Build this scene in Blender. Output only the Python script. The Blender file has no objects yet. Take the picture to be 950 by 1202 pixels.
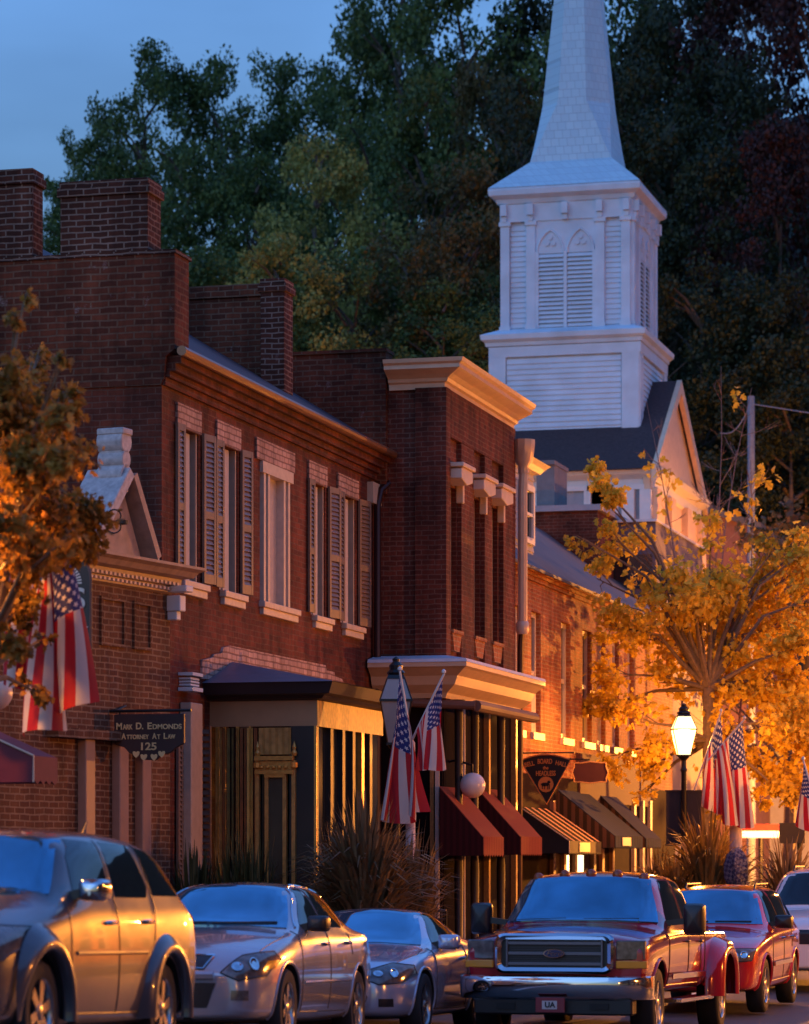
import bpy, bmesh, math, random
from mathutils import Vector, Matrix, Euler
from mathutils.bvhtree import BVHTree
random.seed(7)
R = math.radians
scn = bpy.context.scene
C = scn.collection
T = 0.265
A = math.atan(T); SA, CA = math.sin(A), math.cos(A)
F = 3600.0; HY = 1009.0; CX = 475.0
# the world's x runs across the street (facades at about -13), y runs along it, z = 0 is the camera's height
def s_at(px, n):
    t = (px-CX)/F
    return -n*(CA+t*SA)/(SA-t*CA)
def n_at(px, s):
    t = (px-CX)/F
    return s*(t*CA-SA)/(CA+t*SA)
def depth(n, s): return s*CA-n*SA
def z_at(py, n, s): return (HY-py)*depth(n, s)/F
def lerp(a, b, t): return a+(b-a)*t
def interp(x, xs, ys):
    if x <= xs[0]: return ys[0]
    for i in range(len(xs)-1):
        if x <= xs[i+1]:
            return lerp(ys[i], ys[i+1], (x-xs[i])/(xs[i+1]-xs[i]))
    return ys[-1]
def ground_z(n, s):
    d = interp(s, [-30, 12, 20, 26, 33, 40, 50, 62, 90, 300], [1.30, 1.34, 1.42, 1.66, 1.93, 2.08, 2.08, 1.98, 1.85, 1.6])
    return -d-0.03*(max(-10.0, min(2.0, n))+8.2)
# ---------------------------------------------------------------- mesh builder
class MB:
    def __init__(s): s.v = []; s.f = []; s.uv = None; s.crease = {}
    def quad(s, *p):
        i = len(s.v); s.v += [tuple(q) for q in p]; s.f.append(tuple(range(i, i+len(p))))
    def box(s, x0, x1, y0, y1, z0, z1):
        x0, x1 = sorted((x0, x1)); y0, y1 = sorted((y0, y1)); z0, z1 = sorted((z0, z1))
        i = len(s.v)
        s.v += [(x0,y0,z0),(x1,y0,z0),(x1,y1,z0),(x0,y1,z0),(x0,y0,z1),(x1,y0,z1),(x1,y1,z1),(x0,y1,z1)]
        for q in ((0,3,2,1),(4,5,6,7),(0,1,5,4),(1,2,6,5),(2,3,7,6),(3,0,4,7)): s.f.append(tuple(i+k for k in q))
        return s
    def hexa(s, p):
        i = len(s.v); s.v += [tuple(q) for q in p]
        for q in ((0,3,2,1),(4,5,6,7),(0,1,5,4),(1,2,6,5),(2,3,7,6),(3,0,4,7)): s.f.append(tuple(i+k for k in q))
        return s
    def prism(s, pts, d):
        d = Vector(d); n = len(pts); i = len(s.v)
        s.v += [tuple(p) for p in pts]+[tuple(Vector(p)+d) for p in pts]
        s.f.append(tuple(range(i+n-1, i-1, -1))); s.f.append(tuple(range(i+n, i+2*n)))
        for k in range(n):
            j = (k+1) % n; s.f.append((i+k, i+j, i+n+j, i+n+k))
        return s
    def tube(s, pts, r, seg=8, cap=True):
        pts = [Vector(p) for p in pts]; m = len(pts)
        rr = r if isinstance(r, (list, tuple)) else [r]*m
        i0 = len(s.v); up = None
        for k, p in enumerate(pts):
            t = (pts[min(k+1, m-1)]-pts[max(k-1, 0)])
            if t.length < 1e-9: t = Vector((0,0,1))
            t.normalize()
            if up is None: up = t.orthogonal().normalized()
            up = up-t*up.dot(t)
            if up.length < 1e-6: up = t.orthogonal()
            up.normalize(); b = t.cross(up)
            for j in range(seg):
                a = 2*math.pi*j/seg
                s.v.append(tuple(p+(up*math.cos(a)+b*math.sin(a))*rr[k]))
        for k in range(m-1):
            for j in range(seg):
                j2 = (j+1) % seg
                s.f.append((i0+k*seg+j, i0+k*seg+j2, i0+(k+1)*seg+j2, i0+(k+1)*seg+j))
        if cap:
            s.f.append(tuple(i0+j for j in range(seg-1, -1, -1)))
            s.f.append(tuple(i0+(m-1)*seg+j for j in range(seg)))
        return s
    def lathe(s, prof, c=(0,0,0), axis='z', seg=20, rot=0.0, cap=True):
        i0 = len(s.v); c = Vector(c)
        for r, h in prof:
            for j in range(seg):
                a = 2*math.pi*j/seg+rot
                u, w = r*math.cos(a), r*math.sin(a)
                p = (u, w, h) if axis == 'z' else (h, u, w)
                s.v.append(tuple(c+Vector(p)))
        for k in range(len(prof)-1):
            for j in range(seg):
                j2 = (j+1) % seg
                s.f.append((i0+k*seg+j, i0+k*seg+j2, i0+(k+1)*seg+j2, i0+(k+1)*seg+j))
        if cap: s.f.append(tuple(i0+j for j in range(seg-1, -1, -1)))
        if cap: s.f.append(tuple(i0+(len(prof)-1)*seg+j for j in range(seg)))
        return s
    def grid(s, pts, nu, nv):
        i0 = len(s.v); s.v += [tuple(p) for p in pts]
        for a in range(nu-1):
            for b in range(nv-1):
                s.f.append((i0+a*nv+b, i0+a*nv+b+1, i0+(a+1)*nv+b+1, i0+(a+1)*nv+b))
        return s
    def build(s, name, m, parent=None, smooth=False, bevel=0, angle=35):
        me = bpy.data.meshes.new(name); me.from_pydata(s.v, [], s.f)
        me.materials.append(m)
        if s.uv:
            l = me.uv_layers.new(name='UVMap')
            for lp in me.loops: l.data[lp.index].uv = s.uv[lp.vertex_index]
        bm = bmesh.new(); bm.from_mesh(me)
        if s.uv is None: bmesh.ops.recalc_face_normals(bm, faces=bm.faces)
        if bevel: bmesh.ops.bevel(bm, geom=list(bm.edges), offset=bevel, segments=1, affect='EDGES', clamp_overlap=True)
        if smooth:
            for f in bm.faces: f.smooth = True
            for e in bm.edges:
                if len(e.link_faces) == 2 and e.calc_face_angle(0) > R(angle): e.smooth = False
        bm.to_mesh(me); bm.free()
        o = bpy.data.objects.new(name, me); C.objects.link(o)
        if parent: o.parent = parent
        return o
def tag(o, label=None, cat=None, group=None, kind=None):
    if label: o['label'] = label
    if cat: o['category'] = cat
    if group: o['group'] = group
    if kind: o['kind'] = kind
    return o
def empty(name, label, cat, loc=(0,0,0), rz=0, group=None):
    o = bpy.data.objects.new(name, None); C.objects.link(o); o.empty_display_size = .3
    o.location = loc; o.rotation_euler = (0,0,rz)
    return tag(o, label, cat, group)
def copy_tree(o, parent=None):
    c = o.copy(); C.objects.link(c)
    if parent: c.parent = parent
    for ch in [q for q in bpy.data.objects if q.parent == o]: copy_tree(ch, c)
    return c
# ---------------------------------------------------------------- materials
MC = {}
def newmat(name):
    m = bpy.data.materials.new(name); m.use_nodes = True
    nt = m.node_tree; b = nt.nodes['Principled BSDF']
    return m, nt, b
def N(nt, t, **k):
    n = nt.nodes.new(t)
    for a, b in k.items(): setattr(n, a, b)
    return n
def mat(name, col, rough=.6, metal=0, spec=.5, var=.12, scale=6, coat=0, bump=0, bscale=40, emit=None, es=0, ior=None):
    if name in MC: return MC[name]
    m, nt, b = newmat(name); L = nt.links
    b.inputs['Roughness'].default_value = rough; b.inputs['Metallic'].default_value = metal
    b.inputs['Specular IOR Level'].default_value = spec
    if ior: b.inputs['IOR'].default_value = ior
    if coat: b.inputs['Coat Weight'].default_value = coat; b.inputs['Coat Roughness'].default_value = .04
    tc = N(nt, 'ShaderNodeTexCoord')
    if var:
        no = N(nt, 'ShaderNodeTexNoise'); no.inputs['Scale'].default_value = scale; no.inputs['Detail'].default_value = 5
        L.new(tc.outputs['Object'], no.inputs['Vector'])
        mx = N(nt, 'ShaderNodeMix', data_type='RGBA')
        c1 = [max(0, c*(1-2.2*var)) for c in col]; c2 = [min(1, c*(1+1.6*var)) for c in col]
        mx.inputs['A'].default_value = (*c1, 1); mx.inputs['B'].default_value = (*c2, 1)
        L.new(no.outputs['Fac'], mx.inputs['Factor']); L.new(mx.outputs['Result'], b.inputs['Base Color'])
    else: b.inputs['Base Color'].default_value = (*col, 1)
    if bump:
        n2 = N(nt, 'ShaderNodeTexNoise'); n2.inputs['Scale'].default_value = bscale; n2.inputs['Detail'].default_value = 4
        L.new(tc.outputs['Object'], n2.inputs['Vector'])
        bp = N(nt, 'ShaderNodeBump'); bp.inputs['Strength'].default_value = bump; bp.inputs['Distance'].default_value = .02
        L.new(n2.outputs['Fac'], bp.inputs['Height']); L.new(bp.outputs['Normal'], b.inputs['Normal'])
    if emit: b.inputs['Emission Color'].default_value = (*emit, 1); b.inputs['Emission Strength'].default_value = es
    MC[name] = m; return m
def wallvec(nt):
    """(along the wall, height) coordinates for axis aligned walls"""
    L = nt.links; tc = N(nt, 'ShaderNodeTexCoord'); sp = N(nt, 'ShaderNodeSeparateXYZ'); L.new(tc.outputs['Object'], sp.inputs[0])
    sn = N(nt, 'ShaderNodeSeparateXYZ'); L.new(tc.outputs['Normal'], sn.inputs[0])
    ab = N(nt, 'ShaderNodeMath', operation='ABSOLUTE'); L.new(sn.outputs['X'], ab.inputs[0])
    gt = N(nt, 'ShaderNodeMath', operation='GREATER_THAN'); L.new(ab.outputs[0], gt.inputs[0]); gt.inputs[1].default_value = .6
    mx = N(nt, 'ShaderNodeMix', data_type='FLOAT'); L.new(gt.outputs[0], mx.inputs['Factor'])
    L.new(sp.outputs['X'], mx.inputs['A']); L.new(sp.outputs['Y'], mx.inputs['B'])
    cb = N(nt, 'ShaderNodeCombineXYZ'); L.new(mx.outputs['Result'], cb.inputs['X']); L.new(sp.outputs['Z'], cb.inputs['Y'])
    return cb.outputs[0], tc
def brick(name, c1, c2, mortar, bw=.215, rh=.078, ms=.011, stain=.5, bump=.6, white=.0):
    if name in MC: return MC[name]
    m, nt, b = newmat(name); L = nt.links
    vec, tc = wallvec(nt)
    dn = N(nt, 'ShaderNodeTexNoise'); dn.inputs['Scale'].default_value = 3.5; dn.inputs['Detail'].default_value = 3; L.new(vec, dn.inputs['Vector'])
    dm_ = N(nt, 'ShaderNodeVectorMath', operation='SCALE'); L.new(dn.outputs['Color'], dm_.inputs[0]); dm_.inputs['Scale'].default_value = .035
    da = N(nt, 'ShaderNodeVectorMath', operation='ADD'); L.new(vec, da.inputs[0]); L.new(dm_.outputs[0], da.inputs[1])
    br = N(nt, 'ShaderNodeTexBrick'); L.new(da.outputs[0], br.inputs['Vector'])
    br.inputs['Scale'].default_value = 1; br.inputs['Mortar Size'].default_value = ms; br.inputs['Mortar Smooth'].default_value = .25
    br.inputs['Brick Width'].default_value = bw; br.inputs['Row Height'].default_value = rh; br.inputs['Bias'].default_value = -.1
    br.inputs['Color1'].default_value = (*c1, 1); br.inputs['Color2'].default_value = (*c2, 1); br.inputs['Mortar'].default_value = (*mortar, 1)
    no = N(nt, 'ShaderNodeTexNoise'); no.inputs['Scale'].default_value = .9; no.inputs['Detail'].default_value = 6; no.inputs['Roughness'].default_value = .7
    L.new(tc.outputs['Object'], no.inputs['Vector'])
    rp = N(nt, 'ShaderNodeMapRange'); L.new(no.outputs['Fac'], rp.inputs['Value'])
    rp.inputs['From Min'].default_value = .3; rp.inputs['From Max'].default_value = .7
    rp.inputs['To Min'].default_value = 1-stain; rp.inputs['To Max'].default_value = 1+stain*.5
    mu = N(nt, 'ShaderNodeVectorMath', operation='SCALE'); L.new(br.outputs['Color'], mu.inputs[0]); L.new(rp.outputs['Result'], mu.inputs['Scale'])
    mpv = N(nt, 'ShaderNodeMapping'); mpv.inputs['Scale'].default_value = (2.6, .30, 1); L.new(vec, mpv.inputs['Vector'])
    ns = N(nt, 'ShaderNodeTexNoise'); ns.inputs['Scale'].default_value = 1.0; ns.inputs['Detail'].default_value = 5; ns.inputs['Roughness'].default_value = .65; L.new(mpv.outputs[0], ns.inputs['Vector'])
    rs_ = N(nt, 'ShaderNodeMapRange'); L.new(ns.outputs['Fac'], rs_.inputs['Value']); rs_.inputs['From Min'].default_value = .35; rs_.inputs['From Max'].default_value = .62; rs_.inputs['To Min'].default_value = .55; rs_.inputs['To Max'].default_value = 1.12
    m2_ = N(nt, 'ShaderNodeVectorMath', operation='SCALE'); L.new(mu.outputs[0], m2_.inputs[0]); L.new(rs_.outputs['Result'], m2_.inputs['Scale'])
    out = m2_.outputs[0]
    if white:
        n3 = N(nt, 'ShaderNodeTexNoise'); n3.inputs['Scale'].default_value = 2.6; n3.inputs['Detail'].default_value = 7; n3.inputs['Roughness'].default_value = .75
        L.new(vec, n3.inputs['Vector'])
        r3 = N(nt, 'ShaderNodeMapRange'); L.new(n3.outputs['Fac'], r3.inputs['Value']); r3.inputs['From Min'].default_value = .62; r3.inputs['From Max'].default_value = .72
        r3.inputs['To Max'].default_value = white
        mw = N(nt, 'ShaderNodeMix', data_type='RGBA'); L.new(r3.outputs['Result'], mw.inputs['Factor']); L.new(out, mw.inputs['A']); mw.inputs['B'].default_value = (.42,.34,.32,1)
        out = mw.outputs['Result']
    L.new(out, b.inputs['Base Color']); b.inputs['Roughness'].default_value = .85; b.inputs['Specular IOR Level'].default_value = .2
    n2 = N(nt, 'ShaderNodeTexNoise'); n2.inputs['Scale'].default_value = 25; L.new(tc.outputs['Object'], n2.inputs['Vector'])
    ad = N(nt, 'ShaderNodeMath', operation='MULTIPLY_ADD'); L.new(n2.outputs['Fac'], ad.inputs[0]); ad.inputs[1].default_value = -.6; L.new(br.outputs['Fac'], ad.inputs[2])
    bp = N(nt, 'ShaderNodeBump', invert=True); bp.inputs['Strength'].default_value = bump; bp.inputs['Distance'].default_value = .02
    L.new(ad.outputs[0], bp.inputs['Height']); L.new(bp.outputs['Normal'], b.inputs['Normal'])
    MC[name] = m; return m
def leafmat(name, cols, trans=.35, rough=.55):
    if name in MC: return MC[name]
    m, nt, b = newmat(name); L = nt.links
    g = N(nt, 'ShaderNodeNewGeometry'); tc = N(nt, 'ShaderNodeTexCoord')
    no = N(nt, 'ShaderNodeTexNoise'); no.inputs['Scale'].default_value = .55; no.inputs['Detail'].default_value = 3; L.new(tc.outputs['Object'], no.inputs['Vector'])
    ma = N(nt, 'ShaderNodeMath', operation='MULTIPLY_ADD'); L.new(g.outputs['Random Per Island'], ma.inputs[0]); ma.inputs[1].default_value = .55
    mb = N(nt, 'ShaderNodeMath', operation='MULTIPLY_ADD'); L.new(no.outputs['Fac'], mb.inputs[0]); mb.inputs[1].default_value = 1.5; mb.inputs[2].default_value = -.53
    L.new(mb.outputs[0], ma.inputs[2])
    cr = N(nt, 'ShaderNodeValToRGB'); L.new(ma.outputs[0], cr.inputs[0])
    e = cr.color_ramp.elements
    while len(e) < len(cols): e.new(.5)
    for i, c in enumerate(cols): e[i].position = i/(len(cols)-1); e[i].color = (*c, 1)
    L.new(cr.outputs[0], b.inputs['Base Color']); b.inputs['Roughness'].default_value = rough; b.inputs['Specular IOR Level'].default_value = .3
    tr = N(nt, 'ShaderNodeBsdfTranslucent'); L.new(cr.outputs[0], tr.inputs['Color'])
    mx = N(nt, 'ShaderNodeMixShader'); mx.inputs[0].default_value = trans
    L.new(b.outputs[0], mx.inputs[1]); L.new(tr.outputs[0], mx.inputs[2]); L.new(mx.outputs[0], nt.nodes['Material Output'].inputs['Surface'])
    MC[name] = m; return m
def stripemat(name, ca, cb_, per, duty=.5, axis='Y', rough=.8):
    if name in MC: return MC[name]
    m, nt, b = newmat(name); L = nt.links
    tc = N(nt, 'ShaderNodeTexCoord'); sp = N(nt, 'ShaderNodeSeparateXYZ'); L.new(tc.outputs['Object'], sp.inputs[0])
    a = N(nt, 'ShaderNodeMath', operation='DIVIDE'); L.new(sp.outputs[axis], a.inputs[0]); a.inputs[1].default_value = per
    f = N(nt, 'ShaderNodeMath', operation='FRACT'); L.new(a.outputs[0], f.inputs[0])
    g = N(nt, 'ShaderNodeMath', operation='GREATER_THAN'); L.new(f.outputs[0], g.inputs[0]); g.inputs[1].default_value = duty
    mx = N(nt, 'ShaderNodeMix', data_type='RGBA'); L.new(g.outputs[0], mx.inputs['Factor'])
    mx.inputs['A'].default_value = (*ca, 1); mx.inputs['B'].default_value = (*cb_, 1)
    L.new(mx.outputs['Result'], b.inputs['Base Color']); b.inputs['Roughness'].default_value = .95; b.inputs['Specular IOR Level'].default_value = .04
    MC[name] = m; return m
def flagmat():
    if 'flag_cloth' in MC: return MC['flag_cloth']
    m, nt, b = newmat('flag_cloth'); L = nt.links
    def M(op, a, bb, c=None):
        n = N(nt, 'ShaderNodeMath', operation=op)
        for i, q in enumerate((a, bb, c)):
            if q is None: continue
            if isinstance(q, (int, float)): n.inputs[i].default_value = q
            else: L.new(q, n.inputs[i])
        return n.outputs[0]
    uv = N(nt, 'ShaderNodeUVMap', uv_map='UVMap'); sp = N(nt, 'ShaderNodeSeparateXYZ'); L.new(uv.outputs[0], sp.inputs[0])
    u, v = sp.outputs['X'], sp.outputs['Y']           # u along the fly, v down the hoist
    st = M('LESS_THAN', M('FRACT', M('MULTIPLY', v, 6.5), 0), .5)
    ct = M('MULTIPLY', M('LESS_THAN', u, .4), M('LESS_THAN', v, 7/13))
    def dots(off):
        a = M('SUBTRACT', M('FRACT', M('ADD', M('MULTIPLY', u, 5.5/.4), off), 0), .5)
        c = M('SUBTRACT', M('FRACT', M('ADD', M('MULTIPLY', v, 4.5/(7/13)), off), 0), .5)
        ang = M('ARCTAN2', c, a); r = M('SQRT', M('ADD', M('MULTIPLY', a, a), M('MULTIPLY', c, c)), 0)
        return M('LESS_THAN', r, M('MULTIPLY_ADD', M('COSINE', M('MULTIPLY', ang, 5), 0), .07, .17))
    star = M('MAXIMUM', dots(0.0), dots(.5))
    x1 = N(nt, 'ShaderNodeMix', data_type='RGBA'); L.new(st, x1.inputs['Factor']); x1.inputs['A'].default_value = (.55,.52,.50,1); x1.inputs['B'].default_value = (.38,.012,.02,1)
    x2 = N(nt, 'ShaderNodeMix', data_type='RGBA'); L.new(star, x2.inputs['Factor']); x2.inputs['A'].default_value = (.02,.03,.16,1); x2.inputs['B'].default_value = (.62,.6,.6,1)
    x3 = N(nt, 'ShaderNodeMix', data_type='RGBA'); L.new(ct, x3.inputs['Factor']); L.new(x1.outputs['Result'], x3.inputs['A']); L.new(x2.outputs['Result'], x3.inputs['B'])
    L.new(x3.outputs['Result'], b.inputs['Base Color']); b.inputs['Roughness'].default_value = .75
    tr = N(nt, 'ShaderNodeBsdfTranslucent'); L.new(x3.outputs['Result'], tr.inputs['Color'])
    mx = N(nt, 'ShaderNodeMixShader'); mx.inputs[0].default_value = .3
    L.new(b.outputs[0], mx.inputs[1]); L.new(tr.outputs[0], mx.inputs[2]); L.new(mx.outputs[0], nt.nodes['Material Output'].inputs['Surface'])
    MC['flag_cloth'] = m; return m
def text(name, body, size, loc, rot, m, parent=None, ext=.006, align='CENTER', sx=1, bold=0.0, shear=0):
    cu = bpy.data.curves.new(name, 'FONT'); cu.body = body; cu.size = size; cu.align_x = align; cu.align_y = 'CENTER'
    cu.extrude = ext; cu.offset = bold; cu.shear = shear
    o = bpy.data.objects.new(name, cu); C.objects.link(o)
    dg = bpy.context.evaluated_depsgraph_get(); dg.update()
    me = bpy.data.meshes.new_from_object(o.evaluated_get(dg))
    bpy.data.objects.remove(o)
    mtx = Matrix.Translation(loc) @ Euler(rot).to_matrix().to_4x4() @ Matrix.Diagonal((sx,1,1,1))
    me.transform(mtx); me.materials.clear(); me.materials.append(m)
    o = bpy.data.objects.new(name, me); C.objects.link(o)
    if parent: o.parent = parent
    return o
def fit_text(name, body, x0, x1, zc, h, y, m, parent, bold=.0, shear=0, tilt=0):
    """lettering facing -y, fitted between x0 and x1 with cap height h"""
    o = text(name, body, 1, (0,0,0), (R(90),0,0), m, parent, ext=.004, bold=bold, shear=shear); me = o.data
    xs = [v.co.x for v in me.vertices]; zs = [v.co.z for v in me.vertices]; a, b, c, d = min(xs), max(xs), min(zs), max(zs)
    for v in me.vertices:
        px_, pz_ = (v.co.x-a)/(b-a)*(x1-x0)-(x1-x0)/2, ((v.co.z-c)/(d-c)-.5)*h
        v.co = (px_*math.cos(tilt)-pz_*math.sin(tilt)+(x0+x1)/2, v.co.y+y, px_*math.sin(tilt)+pz_*math.cos(tilt)+zc)
    return o
BRICK_A = brick('old_red_brick', (.18,.044,.020), (.085,.022,.012), (.18,.088,.052), bw=.235, rh=.085, ms=.013, stain=.65, white=.5)
BRICK_AF = brick('facade_red_brick', (.19,.044,.023), (.10,.027,.016), (.17,.075,.05), stain=.6, ms=.009)
BRICK_B = brick('dark_red_brick', (.17,.039,.021), (.095,.024,.015), (.19,.09,.06), stain=.6, ms=.01)
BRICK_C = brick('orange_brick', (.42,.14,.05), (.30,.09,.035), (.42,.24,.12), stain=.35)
BRICK_L = brick('brown_brick', (.15,.062,.03), (.10,.04,.022), (.24,.15,.09), stain=.25, ms=.012)
CHIM = brick('chimney_brick', (.10,.028,.016), (.05,.016,.010), (.22,.14,.105), stain=.5, ms=.012, white=.3)
PINKB = brick('painted_lintel_brick', (.55,.36,.29), (.48,.30,.24), (.26,.15,.12), bw=.21, rh=.085, ms=.012, stain=.2)
WHITE = mat('white_paint', (.66,.65,.64), .55, var=.06, scale=3)
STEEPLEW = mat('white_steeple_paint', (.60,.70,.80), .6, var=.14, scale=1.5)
CREAM = mat('cream_trim_paint', (.58,.46,.36), .5, var=.12, scale=9)
BEIGE = mat('beige_wood_paint', (.46,.34,.25), .5, var=.12, scale=8)
SHUT = mat('grey_brown_shutter_paint', (.19,.125,.09), .4, var=.15, scale=14)
GLASS = mat('dark_window_glass', (.012,.014,.018), .06, spec=.8, var=0, ior=1.6)
DARKW = mat('dark_painted_wood', (.022,.012,.011), .45, var=.2)
BLACKM = mat('black_metal', (.012,.012,.013), .4, metal=.2, spec=.5, var=.1)
ROOFM = mat('dark_slate_roof', (.040,.033,.045), .75, metal=0, var=.35, scale=5, bump=.5, bscale=9)
METALR = mat('grey_metal_roof', (.08,.08,.095), .6, metal=.1, var=.2, scale=3)
# ---------------------------------------------------------------- building helpers
def street_wall(mb, n, y0, y1, z0, z1, holes, dep=.28, back=None):
    ys = sorted({y0, y1, *[h[0] for h in holes], *[h[1] for h in holes]}); zs = sorted({z0, z1, *[h[2] for h in holes], *[h[3] for h in holes]})
    for i in range(len(ys)-1):
        for k in range(len(zs)-1):
            cy, cz = (ys[i]+ys[i+1])/2, (zs[k]+zs[k+1])/2
            if any(h[0] < cy < h[1] and h[2] < cz < h[3] for h in holes): continue
            mb.quad((n,ys[i],zs[k]),(n,ys[i+1],zs[k]),(n,ys[i+1],zs[k+1]),(n,ys[i],zs[k+1]))
    for a, b, c, d in holes:
        m = n-dep
        mb.quad((n,a,c),(m,a,c),(m,b,c),(n,b,c)); mb.quad((n,a,d),(n,b,d),(m,b,d),(m,a,d))
        mb.quad((n,a,c),(n,a,d),(m,a,d),(m,a,c)); mb.quad((n,b,c),(m,b,c),(m,b,d),(n,b,d))
def sash_window(par, n, a, b, z0, z1, fm, rec=.14, bar=.05, rows=2, cols=1, fw=.09, glass=None, curtain=None):
    """frame with a glass pane, in a wall that faces the street"""
    g = MB(); m = n-rec
    g.box(m-.06, m+.02, a+.001, a+fw, z0, z1); g.box(m-.06, m+.02, b-fw, b-.001, z0, z1)
    g.box(m-.06, m+.02, a+fw, b-fw, z1-fw, z1-.001); g.box(m-.06, m+.02, a+fw, b-fw, z0+.001, z0+fw)
    for r in range(1, rows):
        z = lerp(z0+fw, z1-fw, r/rows); g.box(m-.05, m+.005, a+fw, b-fw, z-bar/2, z+bar/2)
    for c in range(1, cols):
        y = lerp(a+fw, b-fw, c/cols); g.box(m-.048, m+.003, y-bar/3, y+bar/3, z0+fw, z1-fw)
    w = g.build('window', fm, par)
    p = MB(); p.box(m-.045, m-.03, a+fw*.5, b-fw*.5, z0+fw*.5, z1-fw*.5); p.build('pane', glass or GLASS, w)
    if curtain:
        c = MB(); k = 14; pts = []
        for i in range(k*2+1):
            y = lerp(a+fw, b-fw, i/(k*2)); pts += [(m-.1+.012*(-1)**i, y, z0+fw), (m-.1+.012*(-1)**i, y, z1-fw)]
        c.grid(pts, k*2+1, 2); c.build('curtain', curtain, w)
    return w
def shutter(par, n, a, b, z0, z1, tilt=0.0, m=None):
    """louvred shutter standing against the wall; tilt swings its far edge outwards"""
    g = MB(); W = b-a; t = .035; fr = .055
    def P(u, w, z): return (n+.02+w+math.sin(tilt)*u, a+math.cos(tilt)*u, z)
    def bx(u0, u1, w0, w1, c, d):
        g.hexa([P(u0,w0,c),P(u0,w1,c),P(u1,w1,c),P(u1,w0,c),P(u0,w0,d),P(u0,w1,d),P(u1,w1,d),P(u1,w0,d)])
    bx(0, fr, 0, t, z0, z1); bx(W-fr, W, 0, t, z0, z1)
    zm = lerp(z0, z1, .46)
    for c, d in ((z0, z0+.13), (zm-.05, zm+.05), (z1-.09, z1)): bx(fr, W-fr, .002, t-.002, c, d)
    for c, d in ((z0+.13, zm-.05), (zm+.05, z1-.09)):
        k = max(3, int((d-c)/.062))
        for i in range(k):
            z = lerp(c, d, (i+.5)/k); h = (d-c)/k
            g.hexa([P(fr,t,z-h*.55),P(fr,t-.008,z-h*.6),P(W-fr,t-.008,z-h*.6),P(W-fr,t,z-h*.55),
                    P(fr,.008,z+h*.35),P(fr,.0,z+h*.3),P(W-fr,.0,z+h*.3),P(W-fr,.008,z+h*.35)])
    return g.build('shutter', m or SHUT, par)
def cornice_profile(mb, prof, path, closed=False):
    """sweep (out, z) profile along a plan path of (x, y, nx, ny) corner points with mitre normals"""
    k = len(prof); i0 = len(mb.v)
    for x, y, nx, ny in path:
        for o, z in prof: mb.v.append((x+nx*o, y+ny*o, z))
    for a in range(len(path)-1):
        for b in range(k-1):
            mb.f.append((i0+a*k+b, i0+(a+1)*k+b, i0+(a+1)*k+b+1, i0+a*k+b+1))
    mb.f.append(tuple(i0+b for b in range(k))); e = i0+(len(path)-1)*k
    mb.f.append(tuple(e+b for b in range(k-1, -1, -1)))
def clapboards(mb, p0, p1, z0, z1, out, row=.13, lift=.025):
    """overlapping boards between plan points p0 and p1; out = outward unit (x, y)"""
    k = max(1, int(round((z1-z0)/row)))
    for i in range(k):
        a, b = lerp(z0, z1, i/k), lerp(z0, z1, (i+1)/k); o = lift
        q0 = (p0[0]+out[0]*o, p0[1]+out[1]*o); q1 = (p1[0]+out[0]*o, p1[1]+out[1]*o)
        mb.quad((*q0,a),(*q1,a),(*p1,b),(*p0,b)); mb.quad((*p0,a),(*p1,a),(*q1,a),(*q0,a))
# ================================================================= BUILDING A, two-storey red brick
NA = -12.94
s_A0 = s_at(190, NA); s_A1 = s_at(441, NA)
ZE = 6.43                                   # eave height above the camera
bA = empty('brick_building', 'two-storey red brick building with louvred shutters, painted stepped lintel and tall end-wall chimneys', 'building', (0,0,0))
wins = [(212,233,506,691),(257.5,279,521,704),(305,341,531,720),(365,381.5,562,731),(400,417.5,573,738)]
W = []
for i, (a, b, ht, hb) in enumerate(wins):
    ya, yb = s_at(a, NA), s_at(b, NA); W.append((ya, yb, 3.62, 5.58))
g = MB(); street_wall(g, NA, s_A0, s_A1, -3, 6.02, W)
# ground-floor back of the recess and gable end
gx = -19.5
g.quad((NA,s_A0,-3),(gx,s_A0,-3),(gx,s_A0,6.02),(NA,s_A0,6.02))
g.build('street_wall', BRICK_AF, bA)
g = MB()   # corbelled brick cornice courses
for k, (o, za, zb) in enumerate([(.05,6.02,6.12),(.10,6.12,6.2),(.17,6.2,6.3),(.24,6.3,6.40)]):
    g.box(NA-.3, NA+o, s_A0+.02*k, s_A1+.001*k, za, zb)
g.build('cornice', BRICK_AF, bA)
g = MB(); g.tube([(NA+.30, s_A0-.1, 6.43), (NA+.30, s_A1+.55, 6.43)], .065, 10)
gut = g.build('gutter', mat('brown_gutter_paint', (.22,.10,.05), .35, var=.2, metal=.3), bA, smooth=True)
zr = lambda n: 6.45+(-n+NA+.36)*.609
g = MB(); g.prism([(NA+.33,s_A0+.8,6.45),(-17,s_A0+.8,zr(-17)),(-17,s_A0+.8,zr(-17)-.08),(NA+.33,s_A0+.8,6.38)], (0,s_A1-s_A0+2.0-.8-1.6,0))
g.prism([(-17,s_A0+.8,zr(-17)),(-21.5,s_A0+.8,6.45),(-21.5,s_A0+.8,6.38),(-17,s_A0+.8,zr(-17)-.08)], (0,s_A1-s_A0-.4,0))
rf = g.build('roof', ROOFM, bA)
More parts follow.
